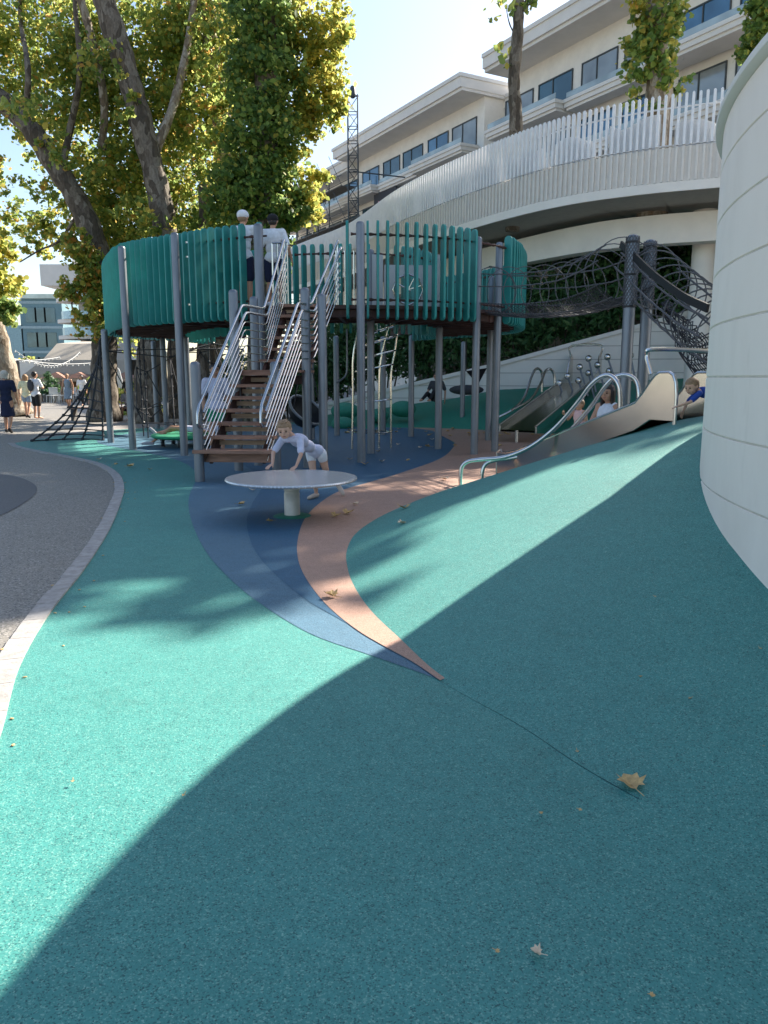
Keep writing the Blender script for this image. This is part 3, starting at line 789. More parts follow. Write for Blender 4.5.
for k in range(1, N2):
    t_ = k/(N2-1); c = lerp((A2.x, A2.y, 1.62), (A3.x, A3.y, DZ-.02), t_)
    tread(c, .92, .24)
    MB().box((c.x+.02, c.y+.14, c.z-.09), (.8, .04, .06), rz=R(-4)).build('back_board', 'wood2', st)
for sx in (-1, 1):
    mb = MB(); mb.bar((A0.x+sx*.40, A0.y+.1, .32), (A1.x+sx*.38, A1.y+.1, 1.46), .05, .16); mb.bar((A2.x+sx*.36, A2.y, 1.50), (A3.x+sx*.36, A3.y, 2.70), .05, .16)
    mb.bar((A1.x+sx*.38, A1.y+.05, 1.5), (A2.x+sx*.36, A2.y+.05, 1.5), .05, .14)
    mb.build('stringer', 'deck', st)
newels = [(200, 482, 362, .075), (277, 471, 362, .075), (239, 471, 290, .075), (258.5, 466, 297, .075), (308, 468.5, 288, .078), (324, 468.5, 294, .075)]
for u, v, vt, r in newels:
    x, y = XY(u, v); zt = CAMZ + y*(lambda d: d[2]/d[1])(ray(u, vt))
    polemesh(x, y, 0, zt, r).build('newel_post', 'pole', st, smooth=True)
def handrail(P, nrod, drop, sidew):
    """P = four points of the top tube; thinner rods run parallel below"""
    b = Vector((0, 0, 0))
    r1 = [Vector(p) for p in P]
    def path(dz, e0, e1, dx):
        q = [p-Vector((0, 0, dz))+Vector((dx, 0, 0)) for p in r1]
        q[0] = q[0].lerp(q[1], e0); q[3] = q[3].lerp(q[2], e1)
        out = []
        # slightly rounded corners
        out.append(q[0])
        for i in (1, 2):
            a_ = q[i]+(q[i-1]-q[i]).normalized()*.07; c_ = q[i]+(q[i+1]-q[i]).normalized()*.07
            out += [a_, (a_+c_)/4+q[i]/2, c_]
        out.append(q[3]); return out
    root = None
    main = path(0, 0, 0, 0)
    # lower end turns down and back like a hook
    d0 = (r1[0]-r1[1]).normalized()
    hook = [r1[0]+Vector((.03, .25, -.33)), r1[0]+d0*.03+Vector((0, .02, -.30)), r1[0]+d0*.09+Vector((0, 0, -.20)), r1[0]+d0*.07+Vector((0, 0, -.08))]
    return main, hook, path
def build_rail(P, nrod, drop, dx):
    main, hook, path = handrail(P, nrod, drop, dx)
    root = MB().tube(hook+main, .024, 10).build('handrail', 'steel', st, smooth=True)
    MB().tube([q+Vector((dx*.55, .02, -.11)) for q in main], .022, 8).build('handrail', 'steel', st, smooth=True)
    for k in range(nrod):
        q = path(.26+drop*k, 0.03, 0.0, dx*.3)
        MB().tube(q, .010, 6).build('rod', 'steel_dull', st, smooth=True)
    for i in (3, ):
        p = Vector(P[i]); MB().tube([p, p-Vector((0, 0, 1.12))], .02, 6).build('rail_post', 'steel', st, smooth=True)
L0 = at(199, 405, Y=11.35); L1 = at(242, 305, Y=12.85); L2 = at(264, 309, Y=13.35); L3 = at(284, 240, Y=14.6)
build_rail([L0, L1, L2, L3], 6, .125, .10)
R0 = at(262, 404, Y=11.3); R1 = at(298, 303, Y=12.8); R2 = at(311, 305, Y=13.3); R3 = at(338, 241, Y=14.6)
build_rail([R0, R1, R2, R3], 6, .125, .10)

# ---------------------------------------------------------------- turntable
def turnmat():
    m, nt, b = newmat('turntable_steel'); co = objco(nt)
    def wave(rz):
        mp = nt.nodes.new('ShaderNodeMapping'); mp.inputs['Rotation'].default_value = (0, 0, rz); nt.links.new(co, mp.inputs['Vector'])
        w = nt.nodes.new('ShaderNodeTexWave'); w.inputs['Scale'].default_value = 11; w.inputs['Distortion'].default_value = .3
        nt.links.new(mp.outputs['Vector'], w.inputs['Vector']); return w.outputs['Fac']
    mu = nt.nodes.new('ShaderNodeMath'); mu.operation = 'MULTIPLY'; nt.links.new(wave(R(50)), mu.inputs[0]); nt.links.new(wave(R(-40)), mu.inputs[1])
    c = ramp(nt, [(0.2, (.62, .62, .62)), (0.7, (.92, .91, .90))], mu.outputs[0])
    nt.links.new(c, b.inputs['Base Color']); b.inputs['Metallic'].default_value = .55; b.inputs['Roughness'].default_value = .22
    bump(nt, b, mu.outputs[0], .5, .004); return m
m_['turntable'] = turnmat()
tt = thing('standing_turntable', (-1.03, 8.5, 0), 'round steel turntable on a single pale leg beside the stairs', 'turntable')
MB().lathe([(0.001, .404), (.60, .404), (.68, .412), (.722, .422), (.732, .436), (.725, .449), (.712, .452), (.68, .4515), (.0012, .4515)], (-1.03, 8.5, 0), 72).build('disc', 'turntable', tt, smooth=True)
MB().lathe([(.088, 0.018), (.088, .27), (.084, .275), (.084, .30), (.090, .305), (.090, .40)], (-1.03, 8.5, 0), 28).build('leg', M('pale_leg', (.56, .53, .49), .45, .3), tt, smooth=True)
MB().lathe([(.001, .030), (.13, .030), (.19, .024), (.215, .014)], (-1.03, 8.5, 0), 28).build('base_patch', 'green', tt, smooth=True)

# ---------------------------------------------------------------- near slide on the mound
ns = thing('steel_slide', (3.3, 8.9, 0), 'wide steel slide set into the near mound', 'slide')
B_ = Vector((1.75, 11.75, .20)); T_ = Vector((2.97, 9.12, 1.13)); 
hd = Vector((T_.x-B_.x, T_.y-B_.y, 0)).normalized(); sdv = Vector((hd.y, -hd.x, 0))   # to the right of uphill = far/right side? 
if sdv.x > 0: near = -sdv
else: near = sdv
near = -near if near.y > 0 else near
Wd = .55
def sl(t, off, dz=0): 
    p = B_.lerp(T_, t); return p+near*off+Vector((0, 0, dz+ (0.10*(1-min(1, t*5))**2)))
ts = [0, .05, .1, .18, .3, .45, .6, .75, .88, 1.0]
mb = MB()
prof = [sl(q, 0, -.02 if q > .1 else .0) for q in ts]
top = [p+near*(-Wd) for p in prof]
mb.strip(prof, top); mb.strip([p-Vector((0, 0, .03)) for p in prof], [p-Vector((0, 0, .03)) for p in top]); mb.build('chute', 'steel_dull', ns, smooth=True)
def side_panel(off, name='side_panel'):
    pts_top = []; pts_bot = []
    for q in ts: 
        pts_top.append(sl(q, off, .12)); pts_bot.append(sl(q, off, -.20))
    tp = sl(1, off)
    hood_t = [tp+hd*.12+Vector((0, 0, .24)), tp+hd*.24+Vector((0, 0, .38)), tp+hd*.30+Vector((0, 0, .44)), tp+hd*.36+Vector((0, 0, .47)), tp+hd*.50+Vector((0, 0, .47)), tp+hd*.56+Vector((0, 0, .44)), tp+hd*.60+Vector((0, 0, .36)), tp+hd*.62+Vector((0, 0, .22)), tp+hd*.62+Vector((0, 0, -.06))]
    hood_b = tp+hd*.25+Vector((0, 0, -.06))
    poly = pts_top+hood_t+[hood_b]+pts_bot[::-1]
    o = MB().slab(poly, near, .03).build(name, 'steel_dull', ns)
    MB().tube([p+near*.015 for p in pts_top+hood_t], .020, 8).build('edge_tube', 'steel', o, smooth=True)
side_panel(0); side_panel(-Wd-.03)
tp = sl(1, 0)+hd*.60
MB().tube(spline([tp+Vector((0, 0, -.35)), tp+Vector((0, 0, .1)), tp+Vector((0, 0, .3))], 3), .022, 8).build('post', 'steel', ns, smooth=True)
# top hoop
q0 = sl(1, -.1)+hd*.1+Vector((0, 0, .40)); q1 = sl(1, -Wd)+hd*.1+Vector((0, 0, .40))
hoop = spline([sl(1, 0.0)+hd*.2+Vector((0, 0, .45)), sl(1, 0.0)+hd*.12+Vector((0, 0, .66)), sl(1, -.05)+hd*.18+Vector((0, 0, .73)), sl(1, -.75)+hd*.45+Vector((0, 0, .70)), sl(1, -.85)+hd*.5+Vector((0, 0, .60)), sl(1, -.85)+hd*.5+Vector((0, 0, .2))], 6)
MB().tube(hoop, .024, 8).build('top_hoop', 'steel', ns, smooth=True)
e0 = sl(0, .02); e1 = sl(0, -Wd)
MB().tube([e0+Vector((0, 0, -.3)), e0+Vector((0, 0, .12)), e0+hd*.1+Vector((0, 0, .16))], .018, 8).build('end_frame', 'steel', ns, smooth=True)
MB().slab([e0+Vector((0, 0, -.25)), e0+hd*.85+Vector((0, 0, -.2)), e0+hd*.85+Vector((0, 0, .16)), e0+Vector((0, 0, .10))], near*-1, .04).build('end_box', 'black', ns)
def tube_px(pts, Yf, r, name, label, cat, group):
    P = []
    for u, v, Y in pts: P.append(at(u, v, Y=Y))
    p0 = P[0]
    o = MB().tube(spline(P, 6), r, 12).build(name, 'steel', None, smooth=True)
    return tag(o, label, cat, group)
tube_px([(461, 490, 11.0), (460.5, 478, 11.0), (462, 467, 11.0), (468, 461.5, 10.97), (480, 459.5, 10.9), (505, 457, 10.8), (530, 447, 10.6), (556, 427, 10.4), (578, 402, 10.15), (590, 386, 10.0), (600, 377.5, 9.9), (610, 375.5, 9.8), (618, 384, 9.72), (620, 400, 9.7), (619.5, 436, 9.7)], 0, .030, 'grab_rail', 'nearer steel tube grab rail with a tall loop beside the near slide', 'grab rail', 'grab rails beside the near slide')
tube_px([(482, 486, 11.5), (482, 474, 11.5), (485, 465, 11.5), (494, 460.5, 11.45), (515, 457.5, 11.3), (540, 450, 11.0), (566, 434, 10.7), (590, 408, 10.4), (604, 388, 10.2), (614, 378, 10.1), (626, 375, 10.0), (636, 381, 9.95), (639, 396, 9.9), (637.5, 432, 9.9)], 0, .030, 'grab_rail', 'farther steel tube grab rail with a tall loop beside the near slide', 'grab rail', 'grab rails beside the near slide')

# ---------------------------------------------------------------- far slide with its rails and ball posts
fs_ = thing('steel_slide', tuple(at(575, 400, Y=24.5)), 'straight steel slide on the far slope below the stone wall', 'slide')
b0 = at(499, 429.5, z=.30); b1v = Vector((.75, -.55, 0)).normalized()*.95
tpl = at(566, 383, Y=24.6)
lo_l = b0; lo_r = b0+b1v; hi_l = tpl; hi_r = tpl+b1v
mb = MB(); mb.add([lo_l, lo_r, hi_r, hi_l], [(0, 1, 2, 3)]); mb.add([p-Vector((0, 0, .04)) for p in (lo_l, lo_r, hi_r, hi_l)], [(0, 1, 2, 3)]); mb.build('chute', 'steel_dull', fs_)
for l, h in ((lo_l, hi_l), (lo_r, hi_r)):
    d_ = (h-l).normalized(); hf = Vector((d_.x, d_.y, 0)).normalized()
    poly = [l-Vector((0, 0, .06)), l+Vector((0, 0, .10)), l.lerp(h, .9)+Vector((0, 0, .16)), h+Vector((0, 0, .30)), h+hf*.35+Vector((0, 0, .85)), h+hf*.55+Vector((0, 0, .90)), h+hf*.7+Vector((0, 0, .8)), h+hf*.75+Vector((0, 0, .1)), h-Vector((0, 0, .1))]
    o = MB().slab(poly, (.8, -.6, 0), .04).build('side_panel', 'steel_dull', fs_)
    MB().tube([l+Vector((0, 0, .11)), h+Vector((0, 0, .2))], .025, 6).build('edge_tube', 'steel', o, smooth=True)
MB().tube([lo_l.lerp(lo_r, .5)+Vector((0, 0, -.32)), lo_l.lerp(lo_r, .5)], .04, 8).build('foot', 'steel', fs_, smooth=True)
hfm = Vector((.6, .8, 0))
MB().tube(spline([hi_l+hfm*.3+Vector((0, 0, .8)), hi_l+hfm*.3+Vector((0, 0, 1.15)), hi_r+hfm*.3+Vector((0, 0, 1.15)), hi_r+hfm*.3+Vector((0, 0, .8))], 5), .03, 8).build('top_hoop', 'steel', fs_, smooth=True)
for k, (pts, lab) in enumerate(((([(497, 418, 22.4), (512, 410, 22.6), (524, 398, 23.0), (531, 378, 23.6), (535, 370, 23.8), (539, 369, 23.9), (542, 374, 24.0), (542, 392, 24.0)]), 'left of the two steel loop rails left of the far slide'),
    (([(512, 410, 22.2), (530, 400, 22.6), (540, 385, 23.2), (545, 372, 23.6), (550, 369, 23.7), (554, 374, 23.8), (555, 386, 23.8)]), 'right one of the two steel loop rails left of the far slide'))):
    tube_px(pts, 0, .040, 'loop_rail', lab, 'grab rail', 'loop rails by the far slide')
balls = [(559, 383, 569, 408, 'lowest left'), (567.5, 376, 577, 398, 'second from left'), (579.6, 367, 588, 390, 'third from left'), (578.5, 380.5, 586, 402, 'low central'), (588.5, 358.5, 596, 386, 'tall central'),
         (588.5, 373, 595, 395, 'short central'), (597.5, 365, 606, 388, 'middle right'), (607.5, 357, 619, 386, 'tallest right'), (609, 371, 617, 392, 'low right'), (630.5, 355.5, 637, 384, 'rightmost')]
for u, v, u2, v2, w in balls:
    a = at(u, v, Y=23.2); b = at(u2, v2+6, Y=22.9)
    t = thing('ball_post', tuple(b), w+' leaning post with a steel ball by the far slide', 'climbing post', 'ball topped posts by the far slide')
    MB().tube([b, a], .030, 8).build('post', 'pole', t, smooth=True); MB().ell(a, .10, nu=14, nv=10).build('ball', 'steel', t, smooth='full')
# ---------------------------------------------------------------- rope net bridge and its two poles
brA = [at(490, 291, Y=16.0)+Vector((0, 0, 0)), at(530, 292, Y=14.6), at(575, 288, Y=13.2), at(603, 280, Y=12.4), at(628, 268, Y=11.7)]
nb = thing('rope_net_bridge', tuple(brA[2]), 'rope tunnel bridge from the tower to the two wrapped poles', 'net bridge')
cen = spline(brA, 12)
def tube_net(parent, cen, rx, rz, hoopstep, angs, r1, r2, matl='rope2', jr=None):
    frames = []
    for i, p in enumerate(cen):
        t_ = (cen[min(i+1, len(cen)-1)]-cen[max(i-1, 0)]).normalized(); s_ = t_.cross(Vector((0, 0, 1))).normalized()
        f = i/(len(cen)-1); k = 1-.05*math.sin(f*PI)+(0 if jr is None else jr*f)
        frames.append((p, s_, k))
    def pt(i, an):
        p, s_, k = frames[i]; return p+s_*(rx*math.cos(an)*k)+Vector((0, 0, rz*math.sin(an)*k))
    for an in angs:
        MB().tube([pt(i, R(an))+Vector((0, 0, random.uniform(-.006, .006))) for i in range(len(cen))], r1, 6).build('cable', matl, parent, smooth=True)
    for i in range(1, len(cen)-1, hoopstep):
        MB().tube([pt(i, R(a)) for a in range(-200, 161, 12)], r2, 5).build('hoop_rope', matl, parent, smooth=True)
    return pt, frames
tube_net(nb, cen, .50, .47, 5, (42, 138, 10, 170, -30, -150, -62, -90, -118), .012, .0075)
pt, fr = tube_net(nb, cen, .53, .46, 400, (), .01, .01)
mb = MB()     # fine mesh floor of the tunnel
for i in range(0, len(cen)-1):
    for a in range(-150, -30, 12):
        mb.tube([pt(i, R(a)), pt(i+1, R(a+12))], .0045, 3, cap=False); mb.tube([pt(i, R(a+12)), pt(i+1, R(a))], .0045, 3, cap=False)
mb.build('floor_mesh', 'rope', nb)
np_ = []
for (u, v, vt, Yv, lab) in ((628, 300, 235, 11.6, 'left of the two tall net poles, top wrapped in rope mesh'), (645.5, 300, 240, 12.1, 'right one of the two tall net poles, top wrapped in rope mesh')):
    c = at(u, 330, Y=Yv); zt = at(u, vt, Y=Yv).z; z0 = float(mound_h([c.x], [c.y])[0])-.1
    t = thing('net_pole', (c.x, c.y, 0), lab, 'pole', 'poles carrying the rope bridge')
    polemesh(c.x, c.y, max(z0, 0), zt, .085).build('pole', 'pole', t, smooth=True)
    mb = MB(); n = 12; z = zt-1.02; r = .094
    rows = 26
    for j in range(rows):
        for k in range(n):
            a0 = 2*PI*(k+(.5 if j % 2 else 0))/n; dz = 1.0/rows
            for sg in (-.5, .5):
                a1 = a0+sg*2*PI/n
                mb.tube([(c.x+r*math.cos(a0), c.y+r*math.sin(a0), z+j*dz), (c.x+r*math.cos(a1), c.y+r*math.sin(a1), z+(j+1)*dz)], .006, 3, cap=False)
    mb.build('rope_wrap', 'rope2', t)
    for zz in (zt-1.0, zt-.55, zt-.1): MB().lathe([(.088, zz-.015), (.104, zz-.01), (.104, zz+.01), (.088, zz+.015)], (c.x, c.y, 0), 16).build('clamp_band', 'black', t, smooth=True)
    np_.append((c, zt))
# second net run dipping behind the round wall
brB = [at(646, 270, Y=12.0), at(668, 290, Y=11.3), at(690, 309, Y=10.6), at(712, 325, Y=10.0), at(740, 340, Y=9.3)]
nb2 = thing('rope_net_bridge', tuple(brB[2]), 'sagging rope net run dropping right behind the round wall', 'net bridge')
cen2 = spline(brB, 8)
pt, fr = tube_net(nb2, cen2, .50, .42, 3, (35, 145, 5, 175, -40, -140), .014, .010)
A = [p+s_*.42*k+Vector((0, 0, .36*k)) for p, s_, k in fr]; Bq = [p+Vector((0, 0, -.09)) for p in A]
mb = MB(); 
for a_, b_ in zip(A, A[1:]): mb.bar(a_, b_, .03, .10)
mb.build('belt', 'black', nb2)
# dense hanging mesh under the second run
mb = MB(); hang = []
for i in range(0, 22):
    f = i/21; p = cen2[min(len(cen2)-1, int(6+f*(len(cen2)-7)))]
    base = p+Vector((0, 0, -.20)); depth = .15+.65*min(1, f*1.8)
    hang.append([base+Vector((.05*math.sin(i+j), -.1+.03*math.sin(i*2+j), -depth*j/12)) for j in range(13)])
for i in range(len(hang)-1):
    for j in range(12):
        mb.tube([hang[i][j], hang[i+1][j+1]], .008, 3, cap=False); mb.tube([hang[i][j+1], hang[i+1][j]], .008, 3, cap=False)
mb.build('hanging_mesh', 'rope', nb2)

# ---------------------------------------------------------------- climbing net on the left of the tower
cn = thing('climbing_net', (-7.5, 19.5, 0), 'dark sloping rope climbing net pegged to the ground left of the tower', 'climbing net')
Gp = [Vector((*XY(32, 442), .03)), Vector((*XY(52, 441), .03)), Vector((*XY(76, 440), .03)), Vector((*XY(103, 441), .03))]
Tp_y = 18.9
Tp = [Vector((-6.95, 20.2, 2.6)), Vector((-6.95, 19.7, 2.55)), Vector((-6.9, 19.2, 2.5)), Vector((-6.8, 18.8, 2.4))]
gs = spline(Gp, 4); tsn = spline(Tp, 4)
mb = MB(); kn = MB(); NR = 11
grid = []
for a_, b_ in zip(gs, tsn):
    row = []
    for j in range(NR+1):
        f = j/NR; p = a_.lerp(b_, f); p.z -= .55*math.sin(f*PI)*(.7); row.append(p)
    grid.append(row)
for i in range(0, len(grid), 3):
    kn = MB().tube(grid[i], .022, 6)
    for j in range(0, NR, 1): kn.ell(grid[i][j], (.045, .045, .04), nu=6, nv=5)
    kn.build('rope', 'rope', cn, smooth=True)
for j in range(0, NR):
    MB().tube([r[j] for r in grid], .016, 5).build('rope', 'rope', cn, smooth=True)
# low net spread over the ground beneath
cn2 = thing('spatial_net', (-6.0, 20.5, 0), 'low tangle of dark climbing ropes under the left of the tower', 'climbing net')
mb = MB()
pts0 = [Vector((-6.9+random.uniform(-.3, 3.4), 19.3+random.uniform(0, 4.5), .3+random.uniform(0, 2.2))) for _ in range(26)]
ed = set()
for i, p in enumerate(pts0):
    for j in sorted(range(len(pts0)), key=lambda q: (pts0[q]-p).length)[1:4]: ed.add((min(i, j), max(i, j)))
for i, j in sorted(ed): MB().tube([pts0[i], pts0[j]], .014, 5).build('rope', 'rope', cn2, smooth=True)
for p in pts0: MB().ell(p, .04, nu=6, nv=5).build('rope_clamp', 'black', cn2)
for x, y in ((-6.3, 20.2), (-6.0, 19.6), (-5.7, 21.0), (-5.2, 19.9), (-4.6, 20.6)):
    kb = MB().tube([(x, y, .02), (x, y, 2.5)], .016, 6)
    for z in np.arange(.3, 2.4, .33): kb.ell((x, y, z), .035, nu=6, nv=5)
    kb.build('hanging_rope', 'rope', cn2)
# spiral climbing cage
sc = thing('climbing_cage', (-.1, 16.6, 0), 'tall cage of bent steel tubes and rings under the tower', 'climbing frame')
for pts in ([(352, 452), (353, 400), (353, 360), (357, 335), (362, 318)], [(379, 452), (379, 400), (380, 365), (386, 335), (393, 318)], [(391, 449), (391, 410), (391, 375), (395, 350), (398, 325)]):
    P = [at(u, v, Y=16.6+(.35 if pts[0][0] == 391 else 0)) for u, v in pts]
    P[0].z = 0; MB().tube(spline(P, 6), .022, 8).build('upright', 'steel_dull', sc, smooth=True)
for k, v in enumerate((432, 418, 401, 384, 368, 355, 341, 330)):
    c = at(372-(0 if k < 4 else -(k-3)*2.5), v, Y=16.8); r = .42
    nseg = 20; pts = [c+Vector((r*math.cos(2*PI*q/nseg), r*.8*math.sin(2*PI*q/nseg), .02*k*math.cos(2*PI*q/nseg))) for q in range(nseg)]
    if k % 2 == 0 or k > 3: MB().tube(pts, .014, 6, closed=True).build('ring', 'steel_dull', sc, smooth=True)
# black basket swing
bs = thing('basket_swing', tuple(at(308, 420, Y=18.6)), 'black hanging basket under the tower', 'swing')
c = at(307, 410, Y=18.6); rot = Matrix.Rotation(R(38), 3, 'Y') @ Matrix.Rotation(R(25), 3, 'X')
mb = MB(); prof = [(.02, -.42), (.22, -.38), (.40, -.22), (.47, 0)]
mm = MB().lathe(prof, (0, 0, 0), 20); mm2 = MB().lathe([(r-.02, z+.02) for r, z in prof], (0, 0, 0), 20)
mb.add([c+rot @ Vector(p) for p in mm.v], mm.f); mb.add([c+rot @ Vector(p) for p in mm2.v], mm2.f); mb.build('basket', 'black', bs, smooth=True)
rim = [c+rot @ Vector((.47*math.cos(2*PI*q/24), .47*math.sin(2*PI*q/24), 0)) for q in range(24)]
MB().tube(rim, .035, 8, closed=True).build('rim', 'pole', bs, smooth=True)
for q in (0, 8, 16): MB().tube([rim[q], (c.x, c.y, 2.5)], .014, 5).build('rope', 'rope', bs, smooth=True)
# second black swing near the right posts
t = thing('hammock_swing', tuple(at(478, 385, Y=20)), 'dark triangular hammock hanging behind the right tower posts', 'swing')
a = at(466, 371, Y=20); b = at(487, 368, Y=20); c = at(478, 385, Y=19.6)
MB().slab([a, b, c], (0, 1, 0), .02).build('cloth', 'black', t); 
for p in (a, b): MB().tube([p, (p.x, p.y, 2.5)], .014, 5).build('rope', 'rope', t, smooth=True)
# green rubber humps on the far ground
for k, (u, v, r, lab) in enumerate(((345, 405, .45, 'leftmost large green rubber hump before the stone wall'), (343, 418, .36, 'small low green rubber hump, left and nearest'), (378, 410, .34, 'green rubber hump behind the climbing cage'), (403, 403, .42, 'green rubber hump right of the cage, before the stone wall'), (366, 424, .3, 'lowest green rubber hump by the cage foot'))):
    c = at(u, v+6, Y=24.6 if k not in (1, 4) else 23.6); o = MB().ell((c.x, c.y, c.z), (r, r*.9, r*.62), nu=20, nv=12).build('rubber_hump', 'green', None, smooth='full')
    tag(o, lab, 'play hump', 'green rubber humps')
# spinning disc low on the ground
dk = thing('bouncing_disc', tuple(at(190, 446, Y=17.3).xy)+(0,), 'green round bouncing disc on short springs with a child lying on it', 'disc')
dc = at(190, 440, Y=17.4); 
MB().lathe([(.001, .20), (.78, .20), (.84, .235), (.84, .275), (.78, .30), (.001, .30)], (dc.x, dc.y, 0), 36).build('disc', 'green_cloth', dk, smooth=True)
for q in range(6):
    a = q*PI/3+.4; MB().tube([(dc.x+.6*math.cos(a)+.045*math.cos(k*1.3), dc.y+.6*math.sin(a)+.045*math.sin(k*1.3), .02+.18*k/30) for k in range(31)], .011, 4).build('spring', 'rope', dk, smooth=True)

# ---------------------------------------------------------------- foliage
def leaves(name, C, size, mat, parent=None, label=None, cat=None, group=None, narrow=1.0, bias=0.0, up=0.25):
    C = np.asarray(C, float); n = len(C)
    # each leaf: folded five-point blade (6 verts, 4 tris)
    base = np.array([[0, -.5, 0], [.42, -.12, .06], [.30, .30, .05], [0, .62, 0], [-.30, .30, .05], [-.42, -.12, .06]])*np.array([narrow, 1, 1])
    tri = np.array([[0, 1, 2], [0, 2, 3], [0, 3, 4], [0, 4, 5]])
    d = rng.normal(size=(n, 3)); d /= np.linalg.norm(d, axis=1)[:, None]
    nz = rng.normal(size=(n, 3)); nz[:, 2] += up*3; nz -= (nz*d).sum(1)[:, None]*d; nz /= np.linalg.norm(nz, axis=1)[:, None]+1e-9
    x = np.cross(d, nz); s = size*rng.uniform(.5, 1.0, n)*rng.choice([1, 1.2, 1.55], n)
    V = C[:, None, :] + (base[None, :, 0, None]*x[:, None, :]+base[None, :, 1, None]*d[:, None, :]+base[None, :, 2, None]*nz[:, None, :])*s[:, None, None]
    V = V.reshape(-1, 3); Fc = (tri[None]+np.arange(n)[:, None, None]*6).reshape(-1)
    if parent is not None:
        iv = np.array(parent_inv(parent)); V = V@iv[:3, :3].T+iv[:3, 3]
    me = bpy.data.meshes.new(name); me.vertices.add(len(V)); me.vertices.foreach_set('co', V.astype(np.float32).ravel())
    nf = len(Fc)//3; me.loops.add(len(Fc)); me.loops.foreach_set('vertex_index', Fc.astype(np.int32))
    me.polygons.add(nf); me.polygons.foreach_set('loop_start', np.arange(0, nf*3, 3, dtype=np.int32)); me.polygons.foreach_set('loop_total', np.full(nf, 3, np.int32))
    at_ = me.attributes.new('rnd', 'FLOAT', 'POINT')
    rv = np.clip(rng.uniform(0, 1, n)+bias, 0, 1); at_.data.foreach_set('value', np.repeat(rv, 6).astype(np.float32))
    me.update(); me.validate(); me.materials.append(m_[mat])
    o = bpy.data.objects.new(name, me); COL.objects.link(o)
    if parent is not None: o.parent = parent
    if label: tag(o, label, cat, group)
    return o
def clump(c, r, n, k=None):
    """n leaves in small sprays spread through an ellipsoid"""
    k = k or max(3, n//28)
    d = rng.normal(size=(k, 3)); d /= np.linalg.norm(d, axis=1)[:, None]
    cc = np.array(c)+d*np.array(r)*(rng.uniform(.15, 1, k)**.5)[:, None]
    idx = rng.integers(0, k, n)
    return cc[idx]+rng.normal(size=(n, 3))*np.array([.26, .26, .20])*min(1.5, max(.4, min(r)*.55))
def limb(mb, pts, r0, r1, n=12):
    P = spline(pts, 8); N = len(P)
    rr = []
    for i in range(N):
        f = i/(N-1); rr.append((r0*(1-f)+r1*f)*(1+.06*math.sin(i*1.7)+.04*math.sin(i*.6+2))*(1+.35*max(0, .12-f)/.12 if pts[0][2] < .2 else 1))
    mb.tube(P, rr, n)
# T1: left leaning plane tree
def tree(loc, label, cat='tree', group=None):
    return thing('plane_tree', (loc[0], loc[1], 0), label, cat, group)
YA = 27.5
b0 = at(103, 421, z=0)
tA = tree((b0.x, YA), 'big plane tree leaning left, its trunk behind the climbing net')
bx = at(103, 400, Y=YA)
P1 = [(bx.x, YA, 0), tuple(at(104, 370, Y=YA)), tuple(at(105, 320, Y=YA)), tuple(at(103, 270, Y=YA)), tuple(at(84, 214, Y=YA)), tuple(at(55, 165, Y=YA)), tuple(at(25, 122, Y=YA)), tuple(at(-10, 90, Y=YA-.3)), tuple(at(-60, 40, Y=YA-.6))]
mb = MB(); limb(mb, P1, .44, .30, 16); mb.build('trunk', 'bark', tA, smooth='full')
mb = MB()
for st_, pts, r in (((60, 175), [(70, 130), (80, 70), (75, 0), (80, -60)], .14), ((25, 122), [(28, 70), (20, 10), (30, -50)], .12), ((80, 210), [(60, 240), (40, 250), (20, 262)], .06), ((95, 245), [(80, 272), (72, 300), (75, 320)], .05)):
    limb(mb, [tuple(at(st_[0], st_[1], Y=YA))]+[tuple(at(u, v, Y=YA+random.uniform(-1.5, 1.0))) for u, v in pts], r, r*.35, 8)
mb.build('limb', 'bark', tA, smooth='full')
def crownpx(lst, Y, dens, size, mat, parent, thick=1.6, name='crown', bias=0, **kw):
    C = []
    for u, v, ru, rv, *q in lst:
        Yv = Y+(q[1] if len(q) > 1 else 0); w = q[0] if q else 1.0
        c = at(u, v, Y=Yv); sc_ = Yv/F
        n = int(dens*ru*rv*w)
        C.append(clump(c, (ru*sc_, thick, rv*sc_), n))
    return leaves(name, np.concatenate(C), size, mat, parent, bias=bias, **kw)
crownpx([(20, 30, 50, 45, .7), (60, 80, 50, 50, .75), (40, 140, 30, 25, .5), (90, 140, 40, 50, .75), (60, 20, 60, 50, .7), (10, 90, 25, 40, .6), (5, 170, 22, 25, .35), (30, 205, 30, 25, .5), (85, 190, 35, 35, .7), (45, 120, 30, 25, .5, -3.2), (100, 60, 30, 30, .35, -3.0), (75, 170, 25, 20, .45, -3.0), (20, 230, 30, 18, .5), (60, 235, 35, 16, .7), (45, 250, 25, 10, .5),
         (100, 225, 22, 25, .9), (120, 180, 25, 35, .8), (10, 215, 20, 20, .5), (-20, 60, 40, 60, .6), (-30, 160, 30, 40, .5)], YA+1.9, 1.25, .15, 'leaf', tA, 1.5, bias=.02)
crownpx([(78, 250, 14, 18, .8), (98, 285, 14, 30, .9), (72, 290, 16, 12, .8), (100, 320, 10, 24, .8), (88, 268, 10, 20), (82, 322, 8, 16, .5)], YA-.8, 3.2, .15, 'leaf', tA, .5, name='ivy', bias=.1)
